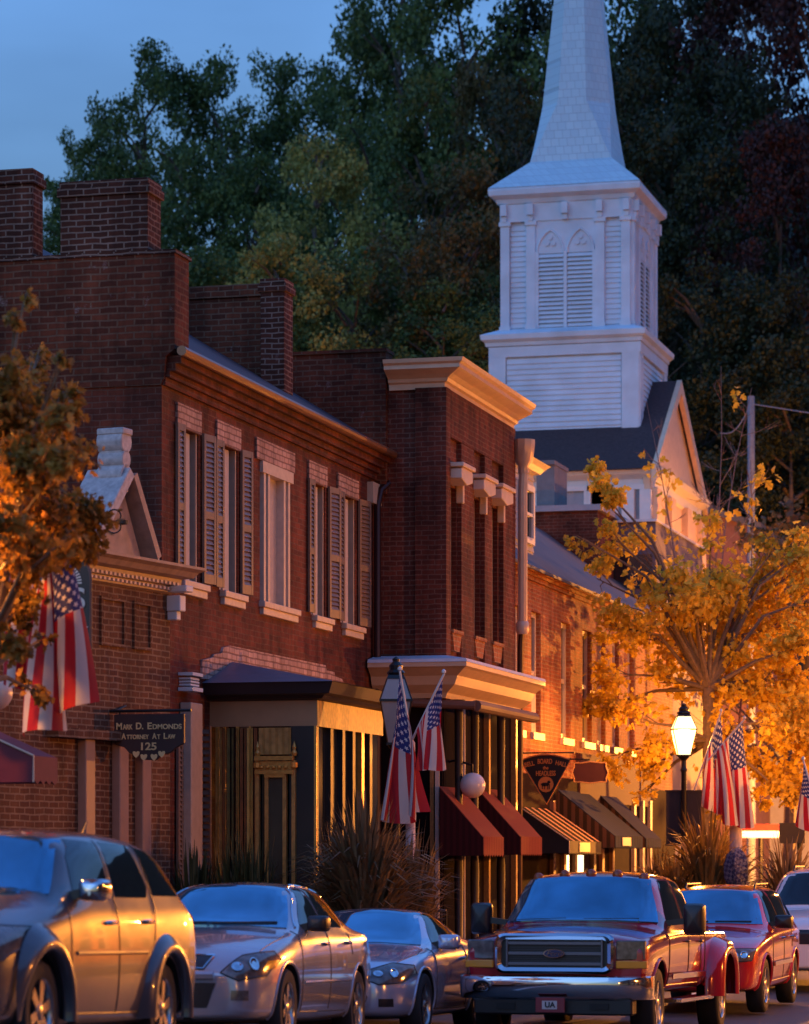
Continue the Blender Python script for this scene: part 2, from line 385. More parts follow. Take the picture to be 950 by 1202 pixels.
# near party wall with parapet: flat top at 7.72, right edge flush with the eave
sw = s_A0
xr = n_at(206, sw)
g = MB(); th = .55
ztop = z_at(303, -14, sw)
g.prism([(xr,sw-.03,6.47),(xr,sw-.03,ztop),(-15.9,sw-.03,ztop),(-15.9,sw-.03,ztop+.55),(-20.5,sw-.03,ztop+.55),(-20.5,sw-.03,6.02),(NA-.01,sw-.03,6.02),(NA+.04,sw-.03,6.1),(xr-.12,sw-.03,6.38)], (0,th,0))
g.build('parapet_wall', BRICK_A, bA)
g = MB(); g.box(-15.88, xr+.02, sw-.05, sw+th+.03, ztop, ztop+.05); g.build('coping', CHIM, bA)
def chimney(par, x0, x1, y0, y1, z0, z1, m=CHIM):
    g = MB(); g.box(x0, x1, y0, y1, z0, z1-.2); g.box(x0-.035, x1+.035, y0-.035, y1+.035, z1-.2, z1-.08); g.box(x0-.01, x1+.01, y0-.01, y1+.01, z1-.08, z1)
    return g.build('chimney', m, par, bevel=.008)
chimney(bA, n_at(70, sw), n_at(173, sw), sw+.02, sw+.52, ztop+.05, z_at(217, -15, sw))
chimney(bA, -18.2, n_at(37, sw), sw+.03, sw+.4, ztop+.05, z_at(203, -16, sw))
# far party wall and its chimneys
sf = s_A1
g = MB(); zt2 = z_at(416, -13.5, sf)
g.box(-19.5, n_at(455, sf), sf-.1, sf+.3, 5.8, zt2); g.box(-19.5, n_at(455, sf)+.02, sf-.14, sf+.34, zt2, zt2+.05)
g.build('party_wall', BRICK_A, bA)
sc = sf-2.6
chimney(bA, n_at(217, sc), n_at(310, sc), sc, sc+.35, 6.6, z_at(336, -15, sc), BRICK_A)
chimney(bA, n_at(307, sc-.2), n_at(335, sc-.2), sc-.25, sc+.2, 6.6, z_at(331, -14, sc))
# windows
lint = [(206,234),(252.5,280.5),(299,344),(360.5,382),(395,419)]
sil = [(210,240),(258,285),(304,347),(366,387),(401,424)]
shl = [(204.5,211.6),(250,257.2),None,(359.8,364.8),(395.2,399.8)]
shr = [(235.5,245),(280.5,289),None,(383.5,392),(419,427.5)]
CURT = mat('drawn_curtain_cloth', (.50,.42,.36), .9, var=.1, scale=12)
for i, (ya, yb, z0, z1) in enumerate(W):
    w = sash_window(bA, NA, ya, yb, z0, z1, BEIGE, rec=.20 if i != 2 else .16, rows=2, cols=1 if i != 2 else 1, fw=.13 if i == 2 else .10, curtain=None)
    if i == 2:   # wide middle window with pilasters
        g = MB()
        for yy in (ya+.10, ya+.30, yb-.42, yb-.2): g.box(NA-.13, NA+.03, yy, yy+.09, z0, z1-.002)
        g.box(NA-.14, NA+.05, ya+.002, yb-.002, z1-.16, z1-.003); g.build('mullion', CREAM, w)
        g = MB(); g.box(NA-.11, NA-.09, lerp(ya,yb,.30), yb-.03, z0, z1-.01); g.build('blind', CURT, w)
    else:        # wooden jambs of the deep reveal
        g = MB(); g.box(NA-.26, NA-.02, yb-.05, yb-.003, z0, z1); g.box(NA-.26, NA-.02, ya+.003, ya+.04, z0, z1); g.build('jamb', BEIGE, w)
        g = MB(); g.box(NA-.075, NA-.055, lerp(ya,yb,.06), lerp(ya,yb,.72), z0+.02, z1-.02); g.box(NA-.055, NA-.03, lerp(ya,yb,.30), lerp(ya,yb,.36), z0+.02, z1-.02); g.build('drawn_blind', CURT, w)
    g = MB(); a, b = s_at(lint[i][0], NA), s_at(lint[i][1], NA); g.box(NA-.05, NA+.035, a, b, z1+.002, z1+.30)
    g.build('lintel', PINKB, w)
    g = MB(); a, b = s_at(sil[i][0], NA), s_at(sil[i][1], NA); g.box(NA-.1, NA+.09, a, b, z0-.09, z0-.005); g.box(NA-.1, NA+.06, a+.04, b-.04, z0-.19, z0-.09)
    g.build('sill', CREAM, w, bevel=.008)
    if shl[i]:
        ztl = z1+.03
        shutter(w, NA, s_at(shl[i][0], NA), s_at(shl[i][1], NA), z0+.02, ztl, .10)
        shutter(w, NA, s_at(shr[i][0], NA), s_at(shr[i][1], NA), z0+.02, ztl, .16)
# downpipe at the right end
yd = s_at(436, NA)
g = MB(); g.tube([(NA+.30,yd+.5,6.38),(NA+.28,yd+.45,6.1),(NA+.12,yd+.1,5.85),(NA+.10,yd,5.6),(NA+.10,yd,-2)], .06, 10)
g.build('downpipe', mat('brown_downpipe', (.05,.02,.017), .35, metal=.3, var=.1), bA, smooth=True)
g = MB(); g.box(NA, NA+.10, yd-.25, yd+.25, 5.62, 5.95); g.build('vent_louvre', CREAM, bA)
# stepped painted lintel over the shopfront
def fy(px): return s_at(px, NA)
def fz(px, py): return z_at(py, NA, s_at(px, NA))
pts = [(235,797),(235,775),(247,772),(249,768),(258,767),(260,760),(268,758),(380,781),(381,787),(390,789),(391,794),(399,797),(404,806)]
g = MB(); g.prism([(NA-.02, fy(a), fz(a,b)) for a, b in pts], (.055,0,0)); g.build('stepped_lintel', PINKB, bA)
# ---- box bay shopfront
sb = s_at(246, NA)+.0; nb = n_at(372, sb); se = s_at(449, nb)
zf0, zf1 = z_at(852, nb, sb), z_at(822, nb, sb)
bay = empty('shopfront_bay', None, None); bay.parent = bA
g = MB(); g.box(NA+.003, nb, sb, sb+.12, zf0, zf1); g.build('fascia_end', mat('brown_fascia_paint', (.40,.20,.09), .45, var=.1, scale=4), bay)
g = MB(); g.box(nb-.12, nb+.01, sb+.002, se, zf0-.005, zf1); g.build('fascia_front', mat('lamplit_mottled_fascia', (.68,.33,.08), .45, var=.5, scale=14), bay)  # brighter orange base carries the lamplight on the street face
g = MB()  # moulded dark cornice
x0, x1 = NA+.004, nb
cornice_profile(g, [(0,zf1),(.10,zf1+.02),(.14,zf1+.06),(.24,zf1+.08),(.28,zf1+.18),(.30,zf1+.23),(0,zf1+.23)], [(x0,sb,0,-1),(x1,sb,1,-1),(x1,se,1,1),(x0,se,0,1)])
g.build('bay_cornice', mat('dark_bay_paint', (.03,.018,.02), .5, var=.1), bay)
g = MB(); zc = zf1+.231
a = [(x0,sb-.33,zc),(x1+.33,sb-.33,zc),(x1+.33,se+.33,zc),(x0,se+.33,zc)]; t0 = (x0,sb+.9,zc+.36); t1 = (x0,se-.9,zc+.36); 
g.quad(a[0],a[1],t0); g.quad(a[1],a[2],t1,t0); g.quad(a[2],a[3],t1); g.quad(a[3],a[0],t0,t1); g.quad(*a)
g.build('bay_roof', mat('purple_grey_lead_roof', (.13,.11,.15), .5, var=.15), bay)
# glazing: near end, street side
zb0 = -2.1
g = MB(); g.box(NA+.25, nb-.1, sb+.05, sb+.06, zb0+.6, zf0); g.box(nb-.07, nb-.06, sb+.1, se-.05, zb0+.6, zf0); g.build('display_glass', GLASS, bay)
GOLD = mat('gold_painted_trim', (.70,.33,.07), .3, metal=.35, var=.2, scale=20)
def posts(par, name, m, lst, z0, z1):
    for x0_, x1_, y0_, y1_ in lst:
        g = MB(); g.box(x0_, x1_, y0_, y1_, z0, z1); g.build(name, m, par)
posts(bay, 'corner_post', DARKW, [(nb-.16, nb-.015, sb-.01, sb+.14)], zb0, zf0)
posts(bay, 'gilt_bead', GOLD, [(nb-.03, nb+.005, sb-.03, sb-.012)], zb0, zf0)
for px, wd in ((253,.05),(262,.03),(277,.04),(292,.03)):
    xx = n_at(px, sb); posts(bay, 'glazing_bar', GOLD, [(xx, xx+wd, sb-.0, sb+.045)], zb0, zf0)
for px in (340,): xx = n_at(px, sb); posts(bay, 'glazing_post', DARKW, [(xx, xx+.22, sb+.0, sb+.045)], zb0, zf0)
for px, m in ((388,DARKW),(402,DARKW),(414,DARKW),(424.5,GOLD),(434,DARKW)):
    yy = s_at(px, nb); posts(bay, 'glazing_bar', m, [(nb-.06, nb+.004, yy, yy+.13)], zb0, zf0)
# carved door surround seen through the near end
sd = sb-.01
def X(px): return n_at(px, sd)
def Zd(py): return z_at(py, -12.3, sd)
dr = MB()
for px in (301, 312, 333, 343.5): dr.box(X(px), X(px)+.05, sd-.05, sd+.02, zb0, Zd(893))
d0 = dr.build('door_surround', mat('amber_varnished_oak', (.60,.26,.06), .3, var=.3, scale=12), bay)
dr = MB(); dr.box(X(301), X(346), sd-.09, sd+.02, Zd(893), Zd(888)); dr.box(X(304), X(344), sd-.06, sd+.01, Zd(904), Zd(894))
dr.box(X(301), X(346), sd-.08, sd+.015, Zd(909), Zd(904.5)); dr.box(X(312), X(336), sd-.07, sd+.01, Zd(913), Zd(909))
for px in (301, 344):
    dr.lathe([(.03,0),(.045,.04),(.02,.08),(.03,.12),(.001,.2)], (X(px)+.03, sd-.04, Zd(888)), seg=8)
    dr.lathe([(.01,0),(.05,.02),(.05,.08),(.01,.1)], (X(px)+.03, sd-.06, Zd(903)), seg=8)
for i in range(5): dr.lathe([(.005,0),(.03,.015),(.03,.04),(.005,.055)], (X(309+i*7), sd-.075, Zd(903)), seg=8)
dr.build('carved_lintel', GOLD, d0)
g = MB(); g.box(X(315), X(333), sd-.02, sd+.0, zb0, Zd(914)); dd = g.build('door', mat('dark_green_door', (.05,.035,.02), .35, var=.2), bay)
# drape strips at the near end; some tones stand in for gold reflections
def drape(px0, px1, s, zlo, zhi, m, par, k=10, amp=.03):
    g = MB(); p = []
    for i in range(k*2+1):
        x = lerp(n_at(px0, s), n_at(px1, s), i/(k*2)); p += [(x, s+amp*(1 if i % 2 else -1), zlo), (x, s+amp*(1 if i % 2 else -1), zhi)]
    g.grid(p, k*2+1, 2); return g.build('curtain', m, par)
DR = mat('ochre_striped_drape', (.52,.25,.06), .8, var=.35, scale=9)
rdp = random.Random(4)
DRC = [DR, mat('dim_reflection_drape', (.22,.15,.04), .8, var=.3), mat('rust_reflection_drape', (.34,.11,.03), .8, var=.3), mat('bright_reflection_drape', (.80,.42,.10), .7, var=.25)]  # dim and bright strips paint the gold reflections over the dark glass
px_ = 253.5
while px_ < 299:
    wq = rdp.uniform(1.4, 4.2); drape(px_, px_+wq, sb-.012, zb0+.7, zf0-.02, rdp.choice(DRC), bay, 2, .006); px_ += wq+rdp.uniform(.8, 3.0)
drape(304, 342, sb-.012, Zd(886), zf0-.02, DR, bay, 5, .008)
# shopfront pilaster, blinds and louvred shutters left of the bay
sp_ = sb-.4
g = MB(); g.box(NA+.003, NA+.16, s_at(211,NA), s_at(233,NA)-.3, -2.1, z_at(826,NA,s_at(220,NA)))
pil = g.build('pilaster', BEIGE, bA, bevel=.01)
g = MB(); zc0 = z_at(812,NA,s_at(215,NA)); g.box(NA+.003, NA+.2, s_at(209,NA), s_at(230,NA)-.3, zc0, zc0+.05)
for i in range(3): g.box(NA+.003, NA+.16, s_at(210,NA), s_at(229,NA)-.3, zc0+.07+i*.04, zc0+.095+i*.04)
g.box(NA+.003, NA+.2, s_at(209,NA), s_at(230,NA)-.3, zc0+.2, zc0+.24); g.build('capital', WHITE, pil)
shutter(bay, NA+.0, s_at(205,NA), s_at(211,NA), -2.0, z_at(868,NA,s_at(208,NA)), 0)
g = MB(); 
sx = sb-.35
for i in range(42):
    z = lerp(-2.0, zf0-.02, i/42); g.hexa([(n_at(237,sx),sx,z),(n_at(247,sx),sx,z),(n_at(247,sx),sx+.03,z+.05),(n_at(237,sx),sx+.03,z+.05),(n_at(237,sx),sx,z+.012),(n_at(247,sx),sx,z+.012),(n_at(247,sx),sx+.03,z+.062),(n_at(237,sx),sx+.03,z+.062)])
for px in (236.2, 246.6): g.box(n_at(px,sx), n_at(px+.9,sx), sx-.02, sx+.04, -2.1, zf0)
g.build('shutter', SHUT, bay)
# ================================================================= BUILDING A0, brown brick shop with pediment (leftmost)
yc = s_at(198, NA+.1)
rz0 = R(-10)
bL = empty('pedimented_shop', 'low brown brick shop at the left with dentilled cornice and small white pediment', 'building', (NA+.12, yc, 0), rz0)
# local frame: facade along -y from the origin (right end) towards the camera, facing +x
def lw(px, py):      # local (y, z) of a facade point seen at the pixel
    t = (px-CX)/F; d = Vector((-SA+t*CA, CA+t*SA)); nn = Vector((math.cos(rz0), math.sin(rz0)))
    o = Vector((NA+.12, yc)); k = o.dot(nn)/d.dot(nn); p = d*k
    al = Vector((-math.sin(rz0), math.cos(rz0)))
    return (p-o).dot(al), (HY-py)*k/F
yl = -9.0
zct = lw(150, 657)[1]
zcb = lw(150, 690)[1]
g = MB(); g.box(-.35, 0, yl, 0, -3, zcb); g.box(-7, -.35, -.35, 0, -3, zcb); 
for k in range(12):   # recessed panel strip
    pass
g.build('street_wall', BRICK_L, bL)
g = MB(); 
for a, b in ((-.95,-.55),(-1.75,-1.2),(-2.6,-2.0),(-3.5,-2.9)): 
    g.box(0, .03, a, a+.04, zcb-.75, zcb-.15); g.box(0, .03, b, b+.04, zcb-.75, zcb-.15); g.box(0,.03,a+.041,b-.001,zcb-.19,zcb-.15); g.box(0,.03,a+.041,b-.001,zcb-.75,zcb-.71)
g.build('brick_panel', BRICK_L, bL)
CORN = mat('weathered_cornice_paint', (.33,.22,.17), .55, var=.25, scale=8)
g = MB(); h = zct-zcb
cornice_profile(g, [(0,zcb),(.05,zcb+.02),(.06,zcb+h*.28),(.10,zcb+h*.3),(.11,zcb+h*.55),(.22,zcb+h*.62),(.27,zcb+h*.8),(.34,zcb+h*.9),(.34,zct),(-.4,zct+.04)], [(0,yl,1,0),(0,0,1,1),(-2,0,0,1)])
cn = g.build('cornice', CORN, bL)
g = MB()
y = yl+.05
while y < .02: g.box(.065, .12, y, y+.05, zcb+h*.31, zcb+h*.42); g.box(.065, .10, y, y+.05, zcb+h*.12, zcb+h*.22); y += .105
g.build('dentils', mat('pale_dentil_paint', (.62,.46,.36), .5), cn)
g = MB(); g.box(.0, .2, -.1, .05, zcb-.22, zcb-.02); g.box(.0,.14,-.08,.03,zcb-.33,zcb-.22); g.box(.02,.3,-.12,.07,zcb+.02,zcb+.10); g.build('cornice_bracket', WHITE, bL, bevel=.01)
# parapet block and pediment
py0 = lw(110, 652)[0]; py1 = lw(172, 658)[0]; yp = (py0+py1)/2; zpk = lw(147, 560)[1]
zb_ = zct+.04
g = MB(); g.prism([(-.02,py0+.12,zb_),(-.02,py1-.10,zb_),(-.02,yp+.1,zpk-.16)], (-.28,0,0)); ped = g.build('pediment', CORN, bL)
def slab(mb, a, b, th, x0, x1):
    a = Vector(a); b = Vector(b); d = (b-a).normalized(); nn = Vector((-d.y, d.x))*th
    mb.prism([(x0, a.x, a.y),(x0, b.x, b.y),(x0,b.x+nn.x,b.y+nn.y),(x0,a.x+nn.x,a.y+nn.y)], (x1-x0,0,0))
g = MB(); slab(g, (py0-.12, zb_), (yp+.08, zpk), .15, .16, -.45); g.build('raking_board', mat('peeling_white_paint', (.46,.43,.42), .6, var=.30, scale=13), ped, bevel=.01)
g = MB(); slab(g, (yp+.09, zpk), (py1+.05, zb_), .10, .14, -.3); g.build('raking_board', CORN, ped)  # right rake takes the darker cornice colour for its shaded side
g = MB()   # scrolled finial
z = zpk-.1
for r_, dz in ((.15,.10),(.12,.30),(.15,.52)):
    pr = [(r_*.9*math.cos(2*math.pi*i/14), z+dz+r_*1.0*math.sin(2*math.pi*i/14)) for i in range(14)]
    g.prism([(.10, yp-.02+p[0], p[1]) for p in pr], (-.36,0,0))
g.box(-.24, .08, yp-.10, yp+.06, z-.1, z+.62); g.box(-.26,.12,yp-.14,yp+.10,z+.60,z+.68)
g.build('scrolled_finial', mat('peeling_white_paint', (.46,.43,.42)), ped, bevel=.012)
g = MB(); g.box(-1.6,-.1,-.75,-.1,zb_,zb_+.20); g.build('roof_flashing', WHITE, bL)
# ground floor pilasters and door of the shop
zt = lw(95, 868)[1]
PILM = mat('dull_brown_pilaster', (.30,.18,.13), .5, var=.1)
for px in (91, 131, 158):
    y = lw(px, 900)[0]; g = MB(); g.box(0, .12, y, y+.22, -2.1, zt); g.build('pilaster', PILM, bL, bevel=.01)
    g = MB()
for a, b in ():
    y0_, y1_ = lw(a, 900)[0], lw(b, 900)[0]
    g = MB(); g.box(.002, .03, y0_, y1_-.05, -1.7, zt-.1); g.build('shop_window', GLASS, bL)
for py_ in (868,):
    g = MB(); y0_ = lw(55, 860)[0]; g.box(0, .16, y0_, lw(168,860)[0], zt, zt+.12); g.build('string_course', BRICK_L, bL)
g = MB(); y_ = lw(199, 1010)[0]
# ================================================================= BUILDING B, brick with big moulded cornice
NB = -11.85
s_B0 = s_A1; s_B1 = s_at(600, NB)
bB = empty('corniced_building', 'tall narrow red brick building with heavy cream cornice and hooded windows, jutting past its neighbour', 'building')
zBc = z_at(455, NB, s_B0)
bw = [(523,535.5,570,738),(552,563,582,747),(573,584,592,752)]
HB = [(s_at(a,NB), s_at(b,NB), z_at(d,NB,s_at(a,NB)), z_at(c,NB,s_at(a,NB))) for a,b,c,d in bw]
zh = sum(h[3] for h in HB)/3; zl = sum(h[2] for h in HB)/3
HB = [(h[0], h[1], zl, zh) for h in HB]
HB[0] = (s_B0+.35, HB[0][1], zl, zh)
g = MB(); street_wall(g, NB, s_B0, s_B1, -3, zBc, HB, .3)
g.quad((NB,s_B0,-3),(NB-5,s_B0,-3),(NB-5,s_B0,zBc+.3),(NB,s_B0,zBc+.3)); g.quad((NB,s_B1,-3),(NB-6,s_B1,-3),(NB-6,s_B1,zBc),(NB,s_B1,zBc))
g.build('wall', BRICK_B, bB)
g = MB()  # brick piers proud of both faces
g.box(NB-.02, NB+.09, s_B0-.02, s_B0+.20, 2.5, zBc); g.box(NB-.42, NB+.088, s_B0-.07, s_B0-.003, 2.5, zBc)
for a, b in ((HB[0][1], HB[1][0]), (HB[1][1], HB[2][0])): g.box(NB-.02, NB+.08, a+.05, b-.05, 2.55, zh+.75)
g.box(NB-.02, NB+.08, HB[2][1]+.12, s_B1, 2.55, zBc); g.box(NB-.02,NB+.078,s_B0+.201,s_B1-.3,zh+.76,zBc)
g.build('brick_pier', BRICK_B, bB)
g = MB(); hh = .52
cornice_profile(g, [(0,zBc-.02),(.05,zBc-.02),(.06,zBc+.07),(.11,zBc+.09),(.13,zBc+.14),(.22,zBc+.19),(.34,zBc+.24),(.38,zBc+.26),(.38,zBc+.32),(.43,zBc+.35),(.45,zBc+.41),(-.4,zBc+.43)],
   [(n_at(458,s_B0),s_B0,0,-1),(NB,s_B0,1,-1),(NB,s_B1,1,0)])
BC = g.build('cornice', mat('cream_cornice_paint', (.62,.42,.27), .45, var=.1, scale=5), bB)
g = MB(); g.box(NB-5, NB, s_B0, s_B1, zBc+.3, zBc+.4); g.build('roof', ROOFM, bB)
HOOD = mat('cream_hood_paint', (.66,.50,.38), .45, var=.1)
for k, (a, b, z0, z1) in enumerate(HB):
    w = sash_window(bB, NB, a, b, z0, z1, mat('tan_window_paint', (.36,.24,.15), .45, var=.15), rec=.10, rows=2, fw=.06)
    g = MB(); m_ = (a+b)/2; hw = (b-a)/2+.09
    g.prism([(NB+.0,m_-hw,z1+.10),(NB+.0,m_-hw,z1+.25),(NB,m_-hw+.06,z1+.28),(NB,m_+hw-.06,z1+.28),(NB,m_+hw,z1+.25),(NB,m_+hw,z1+.10),(NB,m_,z1+.02)], (.26,0,0))
    g.box(NB, NB+.30, m_-hw-.04, m_+hw+.04, z1+.281, z1+.35)
    g.box(NB, NB+.12, m_+hw-.1, m_+hw, z1-.22, z1+.09)
    g.build('window_hood', HOOD, w, bevel=.01)
    g = MB(); g.box(NB-.2, NB+.12, a-.05, b+.05, z0-.06, z0-.003); g.prism([(NB+.02,a-.02,z0-.06),(NB+.02,b+.02,z0-.06),(NB+.02,b-.12,z0-.34),(NB+.02,a+.12,z0-.34)], (.07,0,0)); g.build('sill', BRICK_C, w)
# pale downpipe at B's far corner
g = MB(); yy = s_B1+.12
g.lathe([(.10,0),(.10,.12),(.17,.22),(.2,.5),(.2,.58)], (NB+.2, yy, zBc-.75), seg=10)
g.tube([(NB+.2,yy,zBc-.7),(NB+.18,yy,zBc-1.1),(NB+.18,yy,4.2),(NB+.16,yy+.05,4.0)], .085, 10); g.lathe([(.09,3.92),(.12,3.98),(.12,4.1),(.09,4.16)], (NB+.17,yy+.03,0), seg=10)
g.build('downpipe', mat('cream_downpipe', (.6,.44,.32), .35, var=.08, metal=.2), bB, smooth=True)
g = MB(); g.tube([(NB+.15,yy+.05,4.0),(NB+.12,yy+.10,3.7),(NB+.08,yy+.14,-1.9)], .055, 8); g.build('lower_downpipe', mat('brown_downpipe', (.05,.02,.017)), bB, smooth=True)
# shop cornice
sB = empty('shopfront', None, None); sB.parent = bB
z0 = z_at(820, NB+.1, s_B0)+.0; z1 = z_at(770, NB, s_B0)
g = MB(); H = z1-z0
cornice_profile(g, [(0.002,z0),(.10,z0),(.14,z0+H*.12),(.30,z0+H*.3),(.36,z0+H*.5),(.5,z0+H*.66),(.55,z0+H*.7),(.55,z0+H*.8)], [(NB-1.05,s_B0-.075,0,-1),(NB,s_B0-.075,1,-1),(NB,s_B1+.3,1,0)])
g.build('shop_cornice', mat('cream_cornice_paint', (.62,.42,.27)), sB)
g = MB(); cornice_profile(g, [(0.002,z0+H*.8),(.56,z0+H*.803),(.54,z0+H*.88),(.1,z0+H)], [(NB-1.05,s_B0-.076,0,-1),(NB,s_B0-.076,1,-1),(NB,s_B1+.3,1,0)])
g.build('cornice_flashing', mat('pale_flashing', (.6,.6,.66), .5), sB)
g = MB(); g.tube([(NB+.55,s_B0+.0,z0-.12),(NB+.55,s_B1-.6,z0-.12)], .09, 10); g.tube([(NB-.9,s_B0-.3,z0-.05),(NB+.55,s_B0-.05,z0-.12)], .07, 10)
g.build('rolled_awning_tube', mat('brown_canvas_roll', (.13,.06,.04), .7), sB, smooth=True)
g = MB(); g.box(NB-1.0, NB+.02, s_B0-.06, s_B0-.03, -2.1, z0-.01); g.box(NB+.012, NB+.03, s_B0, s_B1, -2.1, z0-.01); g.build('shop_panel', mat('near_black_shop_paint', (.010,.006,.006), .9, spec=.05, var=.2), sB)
GOLD2 = mat('gold_painted_trim', (.62,.36,.10))
GOLD2 = mat('dull_gilt_post', (.36,.19,.06), .4, metal=.2, var=.25, scale=20)
for px in (537, 566, 598):
    yy = s_at(px, NB); g = MB(); wd = .12 if px != 537 else .06; g.box(NB+.03, NB+.12, yy, yy+wd, -2.1, z0-.012); g.build('shop_pilaster', GOLD2 if px in (566,598,590) else CREAM, sB)
for px, m in ((506,GOLD2),(512,CREAM)):
    xx = n_at(px, s_B0-.06); g = MB(); g.box(xx, xx+.06, s_B0-.12, s_B0-.06, -2.1, z0-.012); g.build('shop_pilaster', m, sB)
for px in (530, 549, 580):   # turned columns
    yy = s_at(px, NB+.1); g = MB(); pr = [(.10,-2.1),(.10,-1.7),(.06,-1.6),(.075,-.2),(.055,.3),(.09,.4),(.05,.5),(.08,.6),(.06,.75),(.07,z0-.15),(.11,z0-.05),(.11,z0-.01)]
    g.lathe(pr, (NB+.22, yy, 0), seg=12); g.build('turned_column', DARKW, sB, smooth=True)
# ================================================================= BUILDING C, long orange-lit brick
NC = -12.9
s_C0 = s_B1+.02; s_C1 = s_at(790, NC)
zCe = 5.42
bC = empty('long_brick_building', 'long two-storey orange-lit brick building with metal roof and clapboard dormer beyond the cream cornice', 'building')
cw = [(604,613),(624,635),(659,670),(684,695),(702,711),(719,727),(737,744)]
HC = [(s_at(a,NC), s_at(b,NC), 2.48, 4.85) for a,b in cw]
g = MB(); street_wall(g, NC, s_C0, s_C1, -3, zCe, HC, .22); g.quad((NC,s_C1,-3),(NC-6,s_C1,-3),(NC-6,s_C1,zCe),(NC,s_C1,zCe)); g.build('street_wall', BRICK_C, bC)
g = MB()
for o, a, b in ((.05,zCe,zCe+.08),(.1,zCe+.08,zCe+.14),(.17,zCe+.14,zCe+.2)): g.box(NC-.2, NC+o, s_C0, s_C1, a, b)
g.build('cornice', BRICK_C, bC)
g = MB(); g.prism([(NC+.25,s_C0,zCe+.2),(-15.6,s_C0,zCe+.2+2.85*.79),(-15.6,s_C0,zCe+.12+2.85*.79),(NC+.25,s_C0,zCe+.14)], (0,s_C1-s_C0,0)); g.build('roof', METALR, bC)
for k, (a, b, z0_, z1_) in enumerate(HC):
    w = sash_window(bC, NC, a, b, z0_, z1_, CREAM, rec=.12, rows=2, fw=.10, bar=.09)
    if k == 1:
        g = MB(); g.box(NC-.15, NC-.10, a+.1, b-.1, z0_+.1, lerp(z0_,z1_,.45)); g.build('blind', CURT, w)
    g = MB(); g.box(NC-.1, NC+.07, a-.08, b+.08, z0_-.14, z0_-.003); g.build('sill', CREAM, w)
# clapboard dormer and gabled siding stack
sdm = s_at(606, -13.3); sde = s_at(628, -13.3)
zd0 = z_at(655, -13.3, sdm); zd1 = z_at(546, -13.3, sdm)
SID = mat('lilac_grey_siding', (.34,.31,.35), .6, var=.08)
dm = MB(); dm.box(-16, -13.33, sdm-.7, sde-.03, zd0-1.5, zd1); 
clapboards(dm, (-13.33,sdm-.7), (-13.33,sde-.03), zd0, zd1, (1,0)); clapboards(dm, (-16,sdm-.7), (-13.33,sdm-.7), zd0-.5, zd1, (0,-1))
dmo = dm.build('dormer', SID, bC)
g = MB(); cornice_profile(g, [(0,zd1),(.12,zd1+.03),(.2,zd1+.12),(.3,zd1+.2),(0,zd1+.25)], [(-16,sdm-.7,0,-1),(-13.33,sdm-.7,1,-1),(-13.33,sde,1,1),(-16,sde,0,1)]); g.build('dormer_cornice', CREAM, dmo)
dw = sash_window(dmo, -13.18, s_at(607,-13.3), s_at(625,-13.3), z_at(632,-13.3,sdm), z_at(562,-13.3,sdm), WHITE, rec=.08, rows=2, cols=2, fw=.12, bar=.06)
g = MB(); zt_ = z_at(455, -14, sdm+1.0); q0, q1 = sdm+.3, sdm+2.4
g.box(-17, -14.1, q0, q1, zd1, zt_); clapboards(g, (-14.1,q0), (-14.1,q1), zd1+.2, zt_, (1,0), .16); clapboards(g, (-17,q0), (-14.1,q0), zd1+.2, zt_, (0,-1), .16); st_ = g.build('upper_dormer', SID, bC)
g = MB(); g.box(-17.05,-14.0,q0-.06,q1+.06,zt_,zt_+.12); g.box(-14.10,-14.02,q1-.12,q1+.04,zd1+.3,zt_-.002); g.build('trim', WHITE, st_)
# ground-floor shopfront of C
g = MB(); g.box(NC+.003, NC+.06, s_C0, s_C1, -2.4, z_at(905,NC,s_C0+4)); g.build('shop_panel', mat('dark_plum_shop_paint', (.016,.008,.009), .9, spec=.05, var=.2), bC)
g = MB(); g.box(NC+.005, NC+.10, s_at(676,NC), s_at(760,NC), z_at(940,NC,s_at(676,NC)), z_at(884,NC,s_at(676,NC))); g.build('sign_board', mat('plum_sign_board', (.07,.025,.03), .8, spec=.2, var=.1), bC)
for i, px in enumerate((642, 655, 668, 690, 700, 712, 738, 748, 757)):
    yy = s_at(px, NC); g = MB(); g.box(NC+.06, NC+.14, yy, yy+.22, -2.4, z_at(940,NC,yy)); g.build('shop_pilaster', BEIGE if i > 5 else mat('brown_shop_post', (.16,.075,.045), .5), bC)
LITW = mat('lit_shop_window', (.9,.8,.6), .5, var=0, emit=(1,.72,.32), es=2.2)
for a, b in ((657,664),(673,681)):
    g = MB(); g.box(NC+.061, NC+.075, s_at(a,NC), s_at(b,NC), z_at(1045,NC,s_at(a,NC)), z_at(1004,NC,s_at(a,NC))); g.build('lit_window', LITW, bC)
# ================================================================= church
chy = empty('church', 'white clapboard church with tall louvred belfry and pale shingled steeple', 'church')
NF = -15.1
y_near = s_at(767, NF); y_far = s_at(828, NF); yr = (y_near+y_far)/2
ze = z_at(549, NF, y_near); zk = z_at(447, NF, s_at(797, NF))
yr = s_at(797, NF); 
WL = -34
CH = mat('white_church_paint', (.72,.70,.70), .6, var=.05)
g = MB(); clapboards(g, (WL,y_near+.5), (NF-.35,y_near+.5), -2, ze, (0,-1), .15); g.box(WL, NF-.36, y_near+.52, y_far-.5, -3, ze-.01); cwall = g.build('side_wall', CH, chy)
ORF = mat('lamplit_church_front', (.70,.52,.36), .6, var=.1, scale=4)  # orange lamp glow put into the white front's base colour
g = MB(); g.prism([(NF-.34,y_near+.5,-3),(NF-.34,y_far-.5,-3),(NF-.34,y_far-.3,ze),(NF-.34,yr,zk-.12),(NF-.34,y_near+.3,ze)], (.2,0,0)); fr = g.build('front_wall', ORF, chy)
